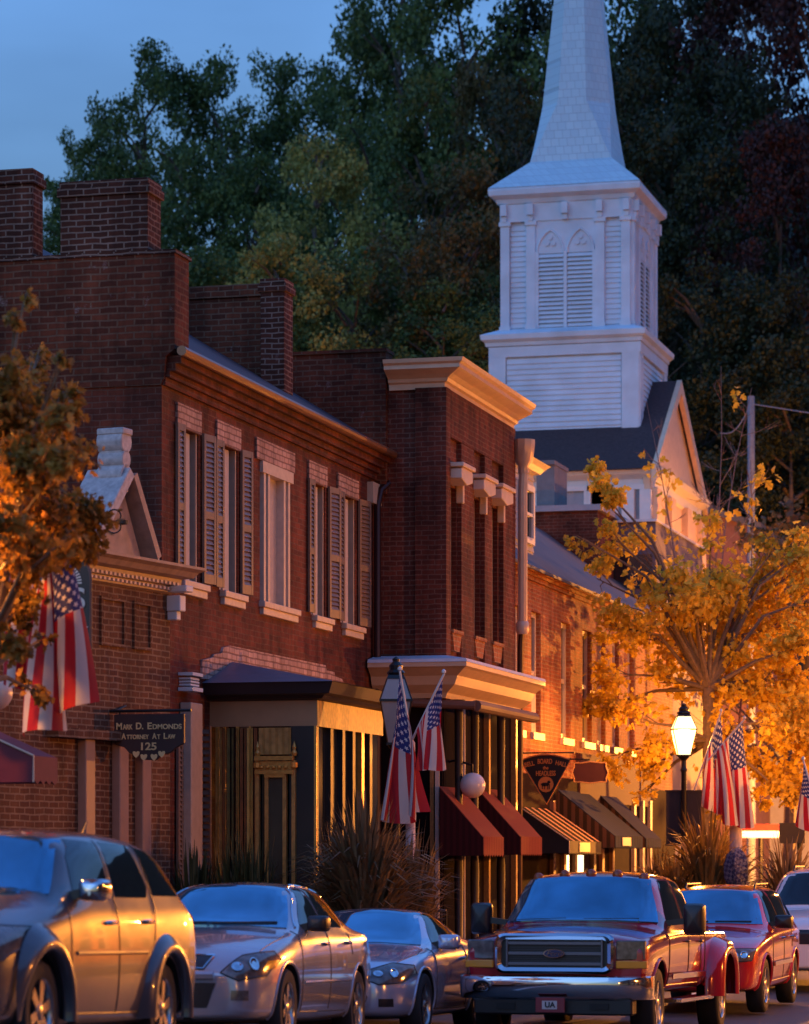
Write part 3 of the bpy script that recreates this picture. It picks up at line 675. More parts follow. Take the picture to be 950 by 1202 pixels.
g = MB(); cornice_profile(g, [(0,ze-.55),(.08,ze-.5),(.1,ze-.25),(.3,ze-.12),(.38,ze+.02),(-.3,ze+.03)], [(WL,y_near+.5,0,-1),(NF-.14,y_near+.5,1,-1),(NF-.14,y_far-.5,1,1)]); g.build('eave_cornice', CH, chy)
g = MB()
ROOFC = mat('church_shingle_roof', (.05,.03,.032), .8, var=.3, scale=12, bump=.4, bscale=20)
a = (NF+.05, y_near-.05, ze+.02); 
g.prism([(NF+.05,y_near,ze),(NF+.05,yr,zk),(NF+.05,y_far,ze),(NF+.05,y_far-.25,ze-.02),(NF+.05,yr,zk-.18),(NF+.05,y_near+.25,ze-.02)], (WL-NF,0,0)); g.build('roof', ROOFC, chy)
g = MB()
for (p, q) in (((y_near-.02,ze+.02),(yr,zk+.02)),((yr,zk+.02),(y_far+.02,ze+.02))):
    g.prism([(NF-.05,p[0],p[1]-.38),(NF-.05,p[0],p[1]),(NF-.05,q[0],q[1]),(NF-.05,q[0],q[1]-.38)], (.14,0,0))
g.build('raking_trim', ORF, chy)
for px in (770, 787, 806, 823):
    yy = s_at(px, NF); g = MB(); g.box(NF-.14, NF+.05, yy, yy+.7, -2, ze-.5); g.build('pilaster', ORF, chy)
g = MB(); g.box(NF-.135, NF-.1, s_at(791,NF)+.1, s_at(803,NF)-.1, -2, ze-1.6); g.build('front_door', mat('ochre_door', (.35,.2,.08), .5, var=.3), chy)
for px in (688, 724):
    ax = n_at(px, y_near+.4); g = MB(); g.box(ax-.7, ax+.7, y_near+.36, y_near+.46, z_at(640,NF,y_near), z_at(572,NF,y_near)); wv = g.build('side_window', mat('grey_blind_window', (.3,.3,.34), .5), chy)
    g = MB(); zz0, zz1 = z_at(640,NF,y_near), z_at(572,NF,y_near)
    for q in (ax-.82, ax-.04, ax+.7): g.box(q, q+.1, y_near+.30, y_near+.40, zz0, zz1)
    g.box(ax-.82, ax+.8, y_near+.29, y_near+.4, zz1, zz1+.14); g.build('frame', CH, wv)
ax = n_at(737, y_near+.3); g = MB(); g.box(ax-.15, ax+.2, y_near+.2, y_near+.46, -2, ze-.56); g.box(n_at(760,y_near+.3)-.2, NF-.1, y_near+.2, y_near+.47, -2, ze-.56); g.build('side_pilaster', CH, chy)
# tower
tc_y = yr; 
def Zc(py, yy, n): return z_at(py, n, yy)
# near-right corner of the belfry
NT = -16.15; hw = 1.9
y0t = tc_y-hw; y1t = tc_y+hw; xt1 = NT; xt0 = NT-2*hw; xm = NT-hw
zt0 = Zc(385, y0t, NT); zt1 = Zc(233, y0t, NT)
base_o = .27
tw = MB(); zb = zk-3.2
BO = base_o
z_b1 = Zc(403, y0t, NT)
tw.box(xt0-BO+.03, xt1+BO-.03, y0t-BO+.03, y1t+BO-.03, zb, z_b1)
clapboards(tw, (xt0-BO+.5,y0t-BO+.0), (xt1+BO-.5,y0t-BO+.0), zb, z_b1-.35, (0,-1), .155, .03)
clapboards(tw, (xt1+BO,y0t-BO+.5), (xt1+BO,y1t+BO-.5), zb, z_b1-.35, (1,0), .155, .03)
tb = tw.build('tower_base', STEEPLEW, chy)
g = MB()
for x in (xt0-BO, xt1+BO-.46): g.box(x-.02, x+.48, y0t-BO-.06, y0t-BO+.02, zb, z_b1-.3)
for y in (y0t-BO-.02, y1t+BO-.46): g.box(xt1+BO-.02, xt1+BO+.06, y, y+.48, zb, z_b1-.3)
g.box(xt0-BO-.02, xt1+BO+.07, y0t-BO-.065, y0t-BO+.01, z_b1-.3, z_b1); g.box(xt1+BO-.02, xt1+BO+.07, y0t-BO+.02, y1t+BO+.06, z_b1-.3, z_b1); g.build('corner_board', STEEPLEW, tb)
def ring(name, par, prof, x0, x1, y0, y1, m):
    g = MB(); cs = [(x0,y0,-1,-1),(x1,y0,1,-1),(x1,y1,1,1),(x0,y1,-1,1)]; i0 = 0; k = len(prof)
    for x, y, a, b in cs:
        for o, z in prof: g.v.append((x+a*o, y+b*o, z))
    for a in range(4):
        for b in range(k-1): g.f.append((a*k+b, ((a+1)%4)*k+b, ((a+1)%4)*k+b+1, a*k+b+1))
    g.f.append(tuple(a*k+k-1 for a in range(4))); g.f.append(tuple(a*k for a in (3,2,1,0)))
    return g.build(name, m, par)
ring('belfry_ledge', chy, [(BO,z_b1),(BO+.1,z_b1+.02),(BO+.12,z_b1+.12),(BO+.22,z_b1+.2),(BO+.24,z_b1+.34),(.0,zt0+.12)], xt0, xt1, y0t, y1t, STEEPLEW)
bf = MB(); bf.box(xt0+.06, xt1-.06, y0t+.06, y1t-.06, zt0, zt1)
# clapboard side bays (front and right faces)
pw = .27
cols = [0, pw, 0.95, 0.95+pw*.9]
lw0, lw1 = 1.02, 2*hw-1.02      # louvre opening
clapboards(bf, (xt0+pw,y0t+.04), (xt0+lw0-.2,y0t+.04), zt0, zt1-.6, (0,-1), .145, .03); clapboards(bf, (xt0+lw1+.2,y0t+.04), (xt1-pw,y0t+.04), zt0, zt1-.6, (0,-1), .145, .03)
clapboards(bf, (xt1-.04,y0t+pw), (xt1-.04,y0t+lw0-.2), zt0, zt1-.6, (1,0), .145, .03); clapboards(bf, (xt1-.04,y0t+lw1+.2), (xt1-.04,y1t-pw), zt0, zt1-.6, (1,0), .145, .03)
bfo = bf.build('belfry', STEEPLEW, chy)
def face_box(mb, side, u0, u1, d0, d1, z0, z1):
    if side == 0: mb.box(xt0+u0, xt0+u1, y0t-d1, y0t-d0, z0, z1)
    else: mb.box(xt1+d0, xt1+d1, y0t+u0, y0t+u1, z0, z1)
for sd_ in (0, 1):
    for u in (0, lw0-.26, lw1, 2*hw-pw):
        g = MB(); face_box(g, sd_, u, u+.26, -.03, .09+.003*sd_, zt0, zt1-.55); face_box(g, sd_, u-.04, u+.30, -.03, .13, zt1-.62, zt1-.5); face_box(g, sd_, u-.03, u+.29, -.03, .12, zt0, zt0+.18); g.build('pilaster', STEEPLEW, bfo)
g = MB()
for sd_ in (0, 1): face_box(g, sd_, -.02, 2*hw+.02, -.03, .06+.004*sd_, zt1-.5, zt1)
for sd_ in (0, 1):
    for i, u in enumerate((.02, lw0-.22, hw-.09, lw1+.04, 2*hw-.2)): face_box(g, sd_, u, u+.18, .061, .22, zt1-.34, zt1-.02); face_box(g, sd_, u+.02, u+.16, .061, .15, zt1-.5, zt1-.35)
g.build('frieze_bracket', STEEPLEW, bfo)
# louvre pair under gothic heads
for sd_ in (0, 1):
    ow = (lw1-lw0)/2
    g = MB(); face_box(g, sd_, lw0, lw1, -.03, -.005, zt0, zt1-.5); bk = g.build('louvre_backing', mat('shaded_louvre_back', (.06,.07,.08), .8), bfo)
    g = MB(); zl1 = zt1-1.45
    for j in range(2):
        u0 = lw0+j*ow+.06; u1 = u0+ow-.12
        k = 17
        for i in range(k):
            z = lerp(zt0+.12, zl1, i/k); hh_ = (zl1-zt0-.12)/k
            if sd_ == 0: g.hexa([(xt0+u0,y0t-.06,z),(xt0+u1,y0t-.06,z),(xt0+u1,y0t+.0,z+hh_*.7),(xt0+u0,y0t+.0,z+hh_*.7),(xt0+u0,y0t-.06,z+.03),(xt0+u1,y0t-.06,z+.03),(xt0+u1,y0t+.0,z+hh_*.7+.03),(xt0+u0,y0t+.0,z+hh_*.7+.03)])
            else: g.hexa([(xt1+.06,y0t+u0,z),(xt1+.06,y0t+u1,z),(xt1,y0t+u1,z+hh_*.7),(xt1,y0t+u0,z+hh_*.7),(xt1+.06,y0t+u0,z+.03),(xt1+.06,y0t+u1,z+.03),(xt1,y0t+u1,z+hh_*.7+.03),(xt1,y0t+u0,z+hh_*.7+.03)])
        # solid gothic head with a raised pointed moulding and trefoil
    g.build('louvre', STEEPLEW, bk)
    g = MB(); face_box(g, sd_, lw0, lw1, -.004, .03, zl1, zt1-.5)
    for u in (lw0, lw0+ow-.05, lw1-.09): face_box(g, sd_, u, u+.1, -.004, .075, zt0, zl1+.05)
    face_box(g, sd_, lw0, lw1, -.004, .07, zt0, zt0+.1)
    for j in range(2):
        c = lw0+(j+.5)*ow; rr = ow/2-.05
        def P(u, z): return (xt0+u, y0t-.045, z) if sd_ == 0 else (xt1+.045, y0t+u, z)
        arc = []
        for sg in (-1, 1):
            pts_ = [P(c+sg*rr-sg*(2*rr)*(1-math.cos(t_)), zl1+2*rr*math.sin(t_)) for t_ in [R(60)*q/8 for q in range(9)]]
            g.tube(pts_, .035, 6)
        for t_ in (90, 210, 330): 
            q = P(c+.11*math.cos(R(t_)), zl1+.34+.11*math.sin(R(t_)))
            d_ = MB(); g.tube([Vector(q)+Vector((0,-.0,0)), Vector(q)+(Vector((0,-.03,0)) if sd_ == 0 else Vector((.03,0,0)))], .07, 8)
    g.build('gothic_head', STEEPLEW, bk)
# top cornice and spire
ring('belfry_cornice', chy, [(.06,zt1),(.10,zt1+.03),(.14,zt1+.14),(.24,zt1+.20),(.30,zt1+.24),(.32,zt1+.38),(.30,zt1+.45)], xt0, xt1, y0t, y1t, STEEPLEW)
m, nt, b_ = newmat('pale_steeple_shingles'); L = nt.links
tcn = N(nt, 'ShaderNodeTexCoord'); sp = N(nt, 'ShaderNodeSeparateXYZ'); L.new(tcn.outputs['Object'], sp.inputs[0])
ad = N(nt, 'ShaderNodeMath', operation='ADD'); L.new(sp.outputs['X'], ad.inputs[0]); L.new(sp.outputs['Y'], ad.inputs[1])
cb = N(nt, 'ShaderNodeCombineXYZ'); L.new(ad.outputs[0], cb.inputs['X']); L.new(sp.outputs['Z'], cb.inputs['Y'])
br = N(nt, 'ShaderNodeTexBrick'); L.new(cb.outputs[0], br.inputs['Vector']); br.inputs['Scale'].default_value = 1
br.inputs['Brick Width'].default_value = .24; br.inputs['Row Height'].default_value = .24; br.inputs['Mortar Size'].default_value = .009; br.inputs['Mortar Smooth'].default_value = .3
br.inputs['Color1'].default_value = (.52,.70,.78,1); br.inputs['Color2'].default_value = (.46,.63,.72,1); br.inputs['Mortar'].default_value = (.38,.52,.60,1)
L.new(br.outputs['Color'], b_.inputs['Base Color']); b_.inputs['Roughness'].default_value = .55
bp = N(nt, 'ShaderNodeBump', invert=True); bp.inputs['Strength'].default_value = .5; bp.inputs['Distance'].default_value = .03; L.new(br.outputs['Fac'], bp.inputs['Height']); L.new(bp.outputs['Normal'], b_.inputs['Normal'])
SHG = m
zs0 = zt1+.452; cx_, cy_ = xm, tc_y
zo1 = Zc(198, cy_, xm)       # top of the low skirt
zap = Zc(-262, cy_, xm)
pxm = F/depth(xm, cy_)
def half(py):    # half width of the spire from the photo at this height
    return interp(py, [0, 100, 150, 197], [27.5, 37.5, 42.5, 49])/pxm
levels = [(zs0, None)]
g = MB()
sk = [(cx_+a*(hw+.32), cy_+b*(hw+.32), zs0) for a, b in ((-1,-1),(1,-1),(1,1),(-1,1))]
h1 = half(197)*.98; zq = zo1
sq = [(cx_+a*h1, cy_+b*h1, zq) for a, b in ((-1,-1),(1,-1),(1,1),(-1,1))]
g.v += sk+sq
for i in range(4): g.f.append((i, (i+1)%4, 4+(i+1)%4, 4+i))
# broach: square at zq to octagon at zb2, then straight taper
zb2 = Zc(128, cy_, xm); h2 = half(128)
t8 = math.tan(R(22.5))
def octo(h, z, cut=None):
    c = h*(1-t8) if cut is None else cut
    return [(cx_-h+c,cy_-h,z),(cx_+h-c,cy_-h,z),(cx_+h,cy_-h+c,z),(cx_+h,cy_+h-c,z),(cx_+h-c,cy_+h,z),(cx_-h+c,cy_+h,z),(cx_-h,cy_+h-c,z),(cx_-h,cy_-h+c,z)]
Ls = [octo(h1, zq+.001, .001), octo(lerp(h1,h2,.35), lerp(zq,zb2,.3), h1*.16), octo(lerp(h1,h2,.72), lerp(zq,zb2,.65), h2*.36), octo(h2, zb2)]
hA = half(0); zA = Zc(0, cy_, xm); Ls.append(octo(hA, zA)); Ls.append(octo(.03, zap))
i0 = len(g.v)
for l in Ls: g.v += l
for a in range(len(Ls)-1):
    for k in range(8): g.f.append((i0+a*8+k, i0+a*8+(k+1)%8, i0+(a+1)*8+(k+1)%8, i0+(a+1)*8+k))
spire = g.build('spire', SHG, chy)
g = MB(); g.lathe([(.05,0),(.06,.2),(.02,.4),(.16,.6),(.16,.75),(.02,.9),(.01,1.6)], (cx_,cy_,zap), seg=12); g.build('finial', STEEPLEW, chy, smooth=True)
# ---- low buildings between C and the church
def xz(px, py, s, n=-16): return n_at(px, s), z_at(py, n, s)
sM = s_C1+2
bM = empty('flat_roofed_building', 'dark brick flat-roofed building with pale coping in front of the white church', 'building')
x0_, x1_ = n_at(560, 72), n_at(702, 72); z1_ = z_at(600, -15, 72)
g = MB(); g.box(x0_, x1_, 72, 79, -3, z1_); g.build('wall', BRICK_B, bM)
g = MB(); g.box(x0_-.1, x1_+.1, 71.9, 79.1, z1_, z1_+.14); g.build('coping', SID, bM)
g = MB(); g.box(n_at(630,73), n_at(651,73), 73, 74.5, z1_+.14, z_at(546,-16,73)); g.box(n_at(629,73), n_at(652,73), 72.9, 74.6, z_at(546,-16,73), z_at(546,-16,73)+.1); g.build('chimney', mat('grey_brown_render', (.22,.19,.19), .8, var=.15), bM)
bN = empty('rendered_building', 'low lilac-grey rendered building below the church front, behind the amber tree', 'building')
sN = 74; g = MB(); g.box(n_at(704,sN), n_at(770,sN), sN, 81, -3, z_at(612,-13,sN)); g.build('wall', mat('lilac_render', (.15,.12,.14), .85, var=.12, scale=2), bN)
g = MB(); g.box(n_at(702,sN), n_at(772,sN), sN-.1, 81.1, z_at(612,-13,sN), z_at(609,-13,sN)); g.build('coping', WHITE, bN)
g = MB(); xw = n_at(742,sN); g.box(xw-.5, xw+.5, sN-.04, sN+.02, z_at(690,-13,sN), z_at(650,-13,sN)); g.build('window', GLASS, bN)
bR = empty('red_gabled_building', 'dark reddish building with sloping pale roof edge right of the church gable', 'building')
sR = 104; xa, xb = n_at(815,sR), n_at(885,sR); za, zb3 = z_at(590,-12,sR), z_at(617,-12,sR)
g = MB(); g.prism([(xa,sR,-2),(xb,sR,-2),(xb,sR,zb3),(xa,sR,za)], (0,8,0)); g.build('wall', mat('dull_red_siding', (.16,.07,.06), .7, var=.2), bR)
g = MB(); g.prism([(xa-.2,sR-.3,za+.02),(xb+.3,sR-.3,zb3-.08),(xb+.3,sR-.3,zb3+.15),(xa-.2,sR-.3,za+.25)], (0,8.4,0)); g.build('roof', METALR, bR)
# small garage building at the street's end
sG = 108; bG = empty('garage_building', 'pale blue-grey building with ribbed door at the far end of the street', 'building')
xa, xb = n_at(838,sG), n_at(990,sG); g = MB(); g.box(xa, xb, sG, sG+8, -3, z_at(880,-8,sG)); g.build('wall', mat('blue_grey_wall_paint', (.22,.23,.30), .7, var=.1), bG)
g = MB(); 
for i in range(9): g.box(n_at(868,sG), n_at(905,sG), sG-.12, sG+.02, -1.85+i*.33, -1.85+i*.33+.29)
g.build('ribbed_door', mat('pale_garage_door', (.4,.4,.46), .5), bG)
g = MB(); g.box(xa-.2, xb+.2, sG-.4, sG+8.2, z_at(880,-8,sG), z_at(874,-8,sG)); g.build('roof', ROOFM, bG)

# ================================================================= the row across the street (behind the camera's right edge; closes the street for light and reflections)
OPB = brick('dimmed_row_brick', (.07,.028,.018), (.045,.02,.014), (.08,.05,.035), stain=.4)  # colour darkened so the unseen row throws back less lamplight
BO_ = [(2, 17, 7.2, OPB, 'plain dark brick two-storey building, nearest the camera on the opposite pavement'), (17.3, 33, 6.0, OPB, 'brown brick two-storey building second on the opposite pavement'), (33.3, 52, 7.6, OPB, 'tall old red brick building third on the opposite pavement'), (52.3, 70, 6.4, BRICK_C, 'orange brick building last on the opposite pavement')]
for a_, b__, h_, m_, lb in BO_:
    o = empty('brick_building', lb, 'building', (0,0,0), 0, 'buildings across the street')
    g = MB(); hs = []; k_ = int((b__-a_)/2.6)
    for i in range(k_):
        y = a_+.8+i*2.6; hs += [(y, y+1.0, 2.4, 4.4), (y-.2, y+1.4, -1.3, 1.2)]
    street_wall(g, -6.6, a_, b__, -3, h_, hs, .25)
    g.v = [(-x, y, z) for x, y, z in g.v]
    g.box(6.86, 14, a_, a_+.1, -3, h_); g.box(6.86, 14, b__-.1, b__, -3, h_); g.build('street_wall', m_, o)
    g = MB(); g.box(6.4, 14, a_, b__, h_, h_+.25); g.build('roof', ROOFM, o)
    for q in hs:
        g = MB(); g.box(6.78, 6.82, q[0], q[1], q[2], q[3]); w = g.build('window', GLASS, o)
        g = MB(); zm_ = (q[2]+q[3])/2; g.box(6.72, 6.78, q[0], q[1], zm_-.04, zm_+.04); g.box(6.72, 6.779, q[0], q[0]+.07, q[2], q[3]); g.box(6.72, 6.779, q[1]-.07, q[1], q[2], q[3]); g.build('frame', CREAM, w)
# ---------------------------------------------------------------- ground, road, pavements
def gsheet(name, n0, n1, s0, s1, dz, m, nn=6, ns=60, zf=None, kind='structure'):
    g = MB(); p = []
    for i in range(nn+1):
        n = lerp(n0, n1, i/nn)
        for k in range(ns+1):
            s = lerp(s0, s1, k/ns); z = (zf or ground_z)(n, s)+dz; p.append((n, s, z))
    g.grid(p, nn+1, ns+1); o = g.build(name, m, None, smooth=True, angle=80); o['kind'] = kind; return o
def hill(x, y):
    Z = y*CA-x*SA; X = x*CA+y*SA
    t = max(0, min(1, (Z-104)/112)); t = t*t*(3-2*t)
    h = interp(X, [-120, -18, -8, -3, 4, 60, 160], [7, 9, 24, 32, 50, 58, 50])
    return -1.75+h*t
ASPH = mat('asphalt', (.05,.048,.05), .55, spec=.5, var=.3, scale=4, bump=.5, bscale=120)
PAVE = brick('brick_pavement', (.22,.09,.06), (.17,.07,.05), (.12,.09,.08), bw=.2, rh=.1, stain=.3)
gm = mat('grassy_ground', (.03,.04,.02), .95, var=.4, scale=.6)
g = MB(); p = []
xs = [-600,-300,-180,-120]+[-100+6*i for i in range(34)]+[130,180,300,600]; ys = [-600,-300,-100]+[-30+7*i for i in range(40)]+[290,340,420,600,900]
for x in xs:
    for y in ys:
        z = hill(x, y) if y*CA-x*SA > 104 else ground_z(-10, y) 
        p.append((x, y, z-.30))
g.grid(p, len(xs), len(ys)); o = g.build('ground', gm, None, smooth=True, angle=80); o['kind'] = 'structure'
gsheet('road', -10, 3, -30, 112, 0, ASPH)
gsheet('pavement', -13.6, -10.15, -30, 112, .14, PAVE, 2)
gsheet('pavement', 3.15, 6.5, -30, 112, .14, PAVE, 2)
CONC = mat('concrete_kerb', (.33,.32,.30), .8, var=.15, scale=5)
for a, b in ((-10.15, -10.0), (3.0, 3.15)):
    g = MB(); k = 70; p = []
    for i in range(k+1):
        s = lerp(-30, 112, i/k); z = ground_z((a+b)/2, s)
        p += [(a, s, z-.1), (a, s, z+.145), (b, s, z+.145), (b, s, z-.1)]
    g.grid(p, k+1, 4); o = g.build('kerb', CONC); o['kind'] = 'structure'
LINE = mat('worn_yellow_paint', (.5,.33,.04), .6, var=.3, scale=12)
for n in (-3.72, -3.52): gsheet('road_marking', n, n+.1, -30, 110, .004, LINE, 1, 60)
gsheet('road_marking', -7.9, -7.8, -30, 110, .004, mat('worn_white_paint', (.55,.55,.53), .6, var=.25, scale=12), 1, 60)
# ---------------------------------------------------------------- street lamps
LG = mat('frosted_lamp_glass', (.30,.26,.24), .35, var=.05, spec=.5)
LGL, nt, b_ = newmat('glowing_lamp_glass')
em_ = N(nt, 'ShaderNodeEmission'); em_.inputs['Color'].default_value = (1,.58,.19,1); em_.inputs['Strength'].default_value = 1.7
tb_ = N(nt, 'ShaderNodeBsdfTransparent'); tb_.inputs['Color'].default_value = (1,.97,.9,1); ads = N(nt, 'ShaderNodeAddShader')
nt.links.new(em_.outputs[0], ads.inputs[0]); nt.links.new(tb_.outputs[0], ads.inputs[1]); nt.links.new(ads.outputs[0], nt.nodes['Material Output'].inputs['Surface'])
SOD = (1.0, .335, .05)
def lamp_head(par, z, lit, k=1.0):
    """four-sided lantern, z = bottom of the glass"""
    gl = LGL if lit else LG
    def fr(r0, r1, z0, z1, g): 
        a = [(-r0,-r0,z0),(r0,-r0,z0),(r0,r0,z0),(-r0,r0,z0),(-r1,-r1,z1),(r1,-r1,z1),(r1,r1,z1),(-r1,r1,z1)]; g.hexa(a)
    g = MB(); fr(.13*k, .24*k, z, z+.50*k, g); l = g.build('lantern_glass', gl, par)
    g = MB(); fr(.245*k, .14*k, z+.53*k, z+.78*k, g); g.build('lantern_top', gl if lit else LG, par)
    g = MB(); fr(.26*k, .26*k, z+.50*k, z+.53*k, g); fr(.15*k, .15*k, z-.03*k, z, g); fr(.15*k,.12*k,z+.78*k,z+.83*k,g)
    for a in (-1, 1):
        for b in (-1, 1):
            g.tube([(a*.13*k,b*.13*k,z),(a*.24*k,b*.24*k,z+.50*k)], .012*k, 5); g.tube([(a*.245*k,b*.245*k,z+.53*k),(a*.14*k,b*.14*k,z+.78*k)], .011*k, 5)
    g.lathe([(.12*k,z+.83*k),(.15*k,z+.86*k),(.10*k,z+.9*k),(.11*k,z+.95*k),(.05*k,z+1.0*k),(.06*k,z+1.03*k),(.01,z+1.06*k)], seg=10)
    g.build('lantern_frame', BLACKM, par)
def street_lamp(label, n, s, zg, zhead, lit, power=0, k=1.0, group='street lamps', kz=1.0):
    o = empty('street_lamp', label, 'street lamp', (n, s, zg), A, group)
    H = zhead-zg
    g = MB(); g.lathe([(.20,0),(.20,.12),(.15,.18),(.14,.45),(.09,.55),(.075,.8),(.06,1.0),(.05,H-.35),(.07,H-.3),(.05,H-.25),(.045,H-.12),(.10,H-.06),(.12,H-.03)], seg=14)
    g.build('post', BLACKM, o, smooth=True)
    ob0 = set(o.children); lamp_head(o, H, lit, k)
    if kz != 1:
        for ch in set(o.children)-ob0:
            for v in ch.data.vertices: v.co.z = H+(v.co.z-H)*kz
    if power:
        ld = bpy.data.lights.new('lamp_bulb', 'POINT'); ld.energy = power; ld.color = SOD; ld.shadow_soft_size = .12
        lo = bpy.data.objects.new('lamp_bulb', ld); C.objects.link(lo); lo.parent = o; lo.location = (0,0,H+.4)
    return o
def place(px, py, Z):
    X = (px-CX)/F*Z; return (X*CA-Z*SA, X*SA+Z*CA, (HY-py)*Z/F)
p1 = place(465, 872, 41.5); g1 = ground_z(-10.3, p1[1])+.14
street_lamp('unlit black street lamp with frosted lantern beside two flags, before the bay shopfront', p1[0], p1[1], g1, p1[2], False, k=.86, kz=1.28)
p2 = place(803, 886, 60); g2 = ground_z(-10.3, p2[1])+.14
L2 = street_lamp('glowing street lamp with bright lantern and dark banner on its post', p2[0], p2[1], g2, p2[2], True, 430, k=.95)
g = MB(); zb_ = p2[2]-g2; g.box(-.34,.40,.05,.09,zb_-1.75,zb_-.72); g.box(-.36,.42,.03,.11,zb_-.72,zb_-.69); g.box(-.36,.42,.03,.11,zb_-1.78,zb_-1.75)
bn = g.build('street_banner', mat('dark_banner_cloth', (.018,.012,.014), .7, var=.2)); bn.location = (p2[0], p2[1], g2); bn.rotation_euler = (0,0,-A-.0)
bn.rotation_euler = (0,0,A); tag(bn, 'plain dark square banner mounted on the post of the glowing lamp', 'banner')
L2.rotation_euler = (0,0,A)
for i, (s, pw, nn) in enumerate(((6, 90, 4.4), (24, 340, 4.4), (41, 1750, 4.4), (58, 3500, 4.2), (80, 5500, 3.8))):
    street_lamp('lit street lamp on the opposite pavement, number %s of that row from the camera' % ('one','two','three','four','five')[i], nn, s, ground_z(nn, s)+.14, ground_z(nn, s)+4.0, True, pw)
street_lamp('added lit street lamp out of view at the left, brightening the flags in the yellow-green tree', -10.45, 23.4, ground_z(-10.4, 23.4)+.14, ground_z(-10.4, 23.4)+3.9, True, 260)  # lamp beyond the left edge, added to light flags and leaves
street_lamp('added lit street lamp out of view, put in to light the church front orange', -5.6, 89, ground_z(-5.6, 89)+.14, ground_z(-5.6, 89)+5.0, True, 24000)  # unseen lamp added to warm the church gable
# ---------------------------------------------------------------- flags
def flag(name, tip, bot, Ls, wb, fold, label, group, pole_ext=.25, ph=0.0, lean=0.0, rp=.016):
    """tip / bot: hoist ends on the pole; Ls: fall of the cloth below each; wb: lower width (+ = tip side hangs left)"""
    tip, bot = Vector(tip), Vector(bot); nu, nv = 36, 34; g = MB(); pts = []; uv = []
    view = Vector((-SA, CA, 0)); side = Vector((CA, SA, 0)); mid = (tip+bot)/2
    for i in range(nu):
        u = i/(nu-1)
        for j in range(nv):
            v = j/(nv-1); h = tip.lerp(bot, v); off = (h-mid).dot(side); e = u**.65
            x = lerp(off, (v-.5)*wb, e)+lean*u+abs(wb)*.21*e*math.sin(v*10.5+ph*2+u*1.2)
            q = Vector((mid.x, mid.y, 0))+side*x+view*(fold*e*(math.cos(v*10.5+ph*2+u*1.2)*2.0+.4*math.sin(v*23+ph*3)))
            q.z = h.z-u*lerp(Ls[0], Ls[1], v)-.05*math.sin(v*math.pi)*u+.03*math.sin(v*9+ph)*u
            pts.append(q); uv.append((u, v))
    g.grid(pts, nu, nv); g.uv = uv
    o = empty(name, label, 'flag', (0,0,0), 0, group)
    g.build('flag_cloth', flagmat(), o, smooth=True, angle=90)
    d = (tip-bot).normalized(); pg = MB(); pg.tube([bot-d*pole_ext, tip+d*.04], rp, 8); pg.build('flag_pole', mat('white_flag_pole', (.62,.6,.58), .35, var=.05), o, smooth=True)
    pg = MB(); pg.lathe([(.005,0),(.03,.02),(.03,.05),(.005,.07)], tuple(tip+d*.03), seg=8); pg.build('finial', mat('white_flag_pole', (.62,.6,.58)), o, smooth=True)
    return o
POSTW = mat('pale_post_paint', (.48,.40,.42), .6, var=.18, scale=11)
def flag_post(px, pytop, Z, label, r=.075):
    p = place(px, pytop, Z); zg = ground_z(-10.3, p[1])+.14
    g = MB(); g.lathe([(r*1.3,0),(r*1.3,.2),(r,.25),(r*.9,p[2]-zg),(r*.5,p[2]-zg+.04)], seg=12); o = g.build('flag_post', POSTW, None, smooth=True); o.location = (p[0], p[1], zg)
    return tag(o, label, 'post', 'pale flag posts on the pavement')
flag_post(482, 872, 40.6, 'pale post on the pavement carrying the two flags beside the unlit lamp', .07)
FG = 'national_flag'
flag(FG, place(470,791,40.2), place(483,868,40.4), (1.95,.95), .62, .05, 'long drooping striped flag with starred canton, left of the pair beside the unlit lamp', 'flags by the unlit lamp', ph=.6, lean=-.02)
flag(FG, place(520,794,40.3), place(489,858,40.5), (1.15,.50), -.42, .04, 'smaller gathered flag on the right-leaning white pole beside the unlit lamp', 'flags by the unlit lamp', ph=2.0, lean=.02)
flag_post(864, 915, 58.4, 'pale post on the pavement carrying the flags right of the glowing lamp', .13)
flag(FG, place(846,838,58.2), place(826,896,58.4), (1.95,.75), -.42, .06, 'shaded hanging flag just right of the glowing lamp, its stripes slanting', 'flags by the glowing lamp', pole_ext=.55, ph=1.1, lean=.0)
flag(FG, place(873,846,58.0), place(841,882,58.2), (2.0,1.35), -.45, .06, 'brightly lit drooping flag farther right of the glowing lamp', 'flags by the glowing lamp', ph=3.0, lean=.18)
flag(FG, place(944,895,50), place(956,935,50), (1.0,.6), .4, .06, 'dim flag at the right edge of the photo below the amber leaves', 'flags by the glowing lamp', ph=1.0)
flag(FG, place(76,636,27.2), place(50,684,27.3), (1.42,1.38), -.52, .07, 'brightly lit orange-striped flag hanging at the far left before the arched sign', 'flags at the left', ph=.2, lean=.04)
flag(FG, place(40,628,27.6), place(2,690,27.7), (1.35,.85), -.40, .06, 'half-hidden flag among the yellow leaves at the far left', 'flags at the left', ph=1.4, lean=.02)
flag_post(-14, 760, 28.2, 'pale post on the pavement among the leaves at the far left', .07)
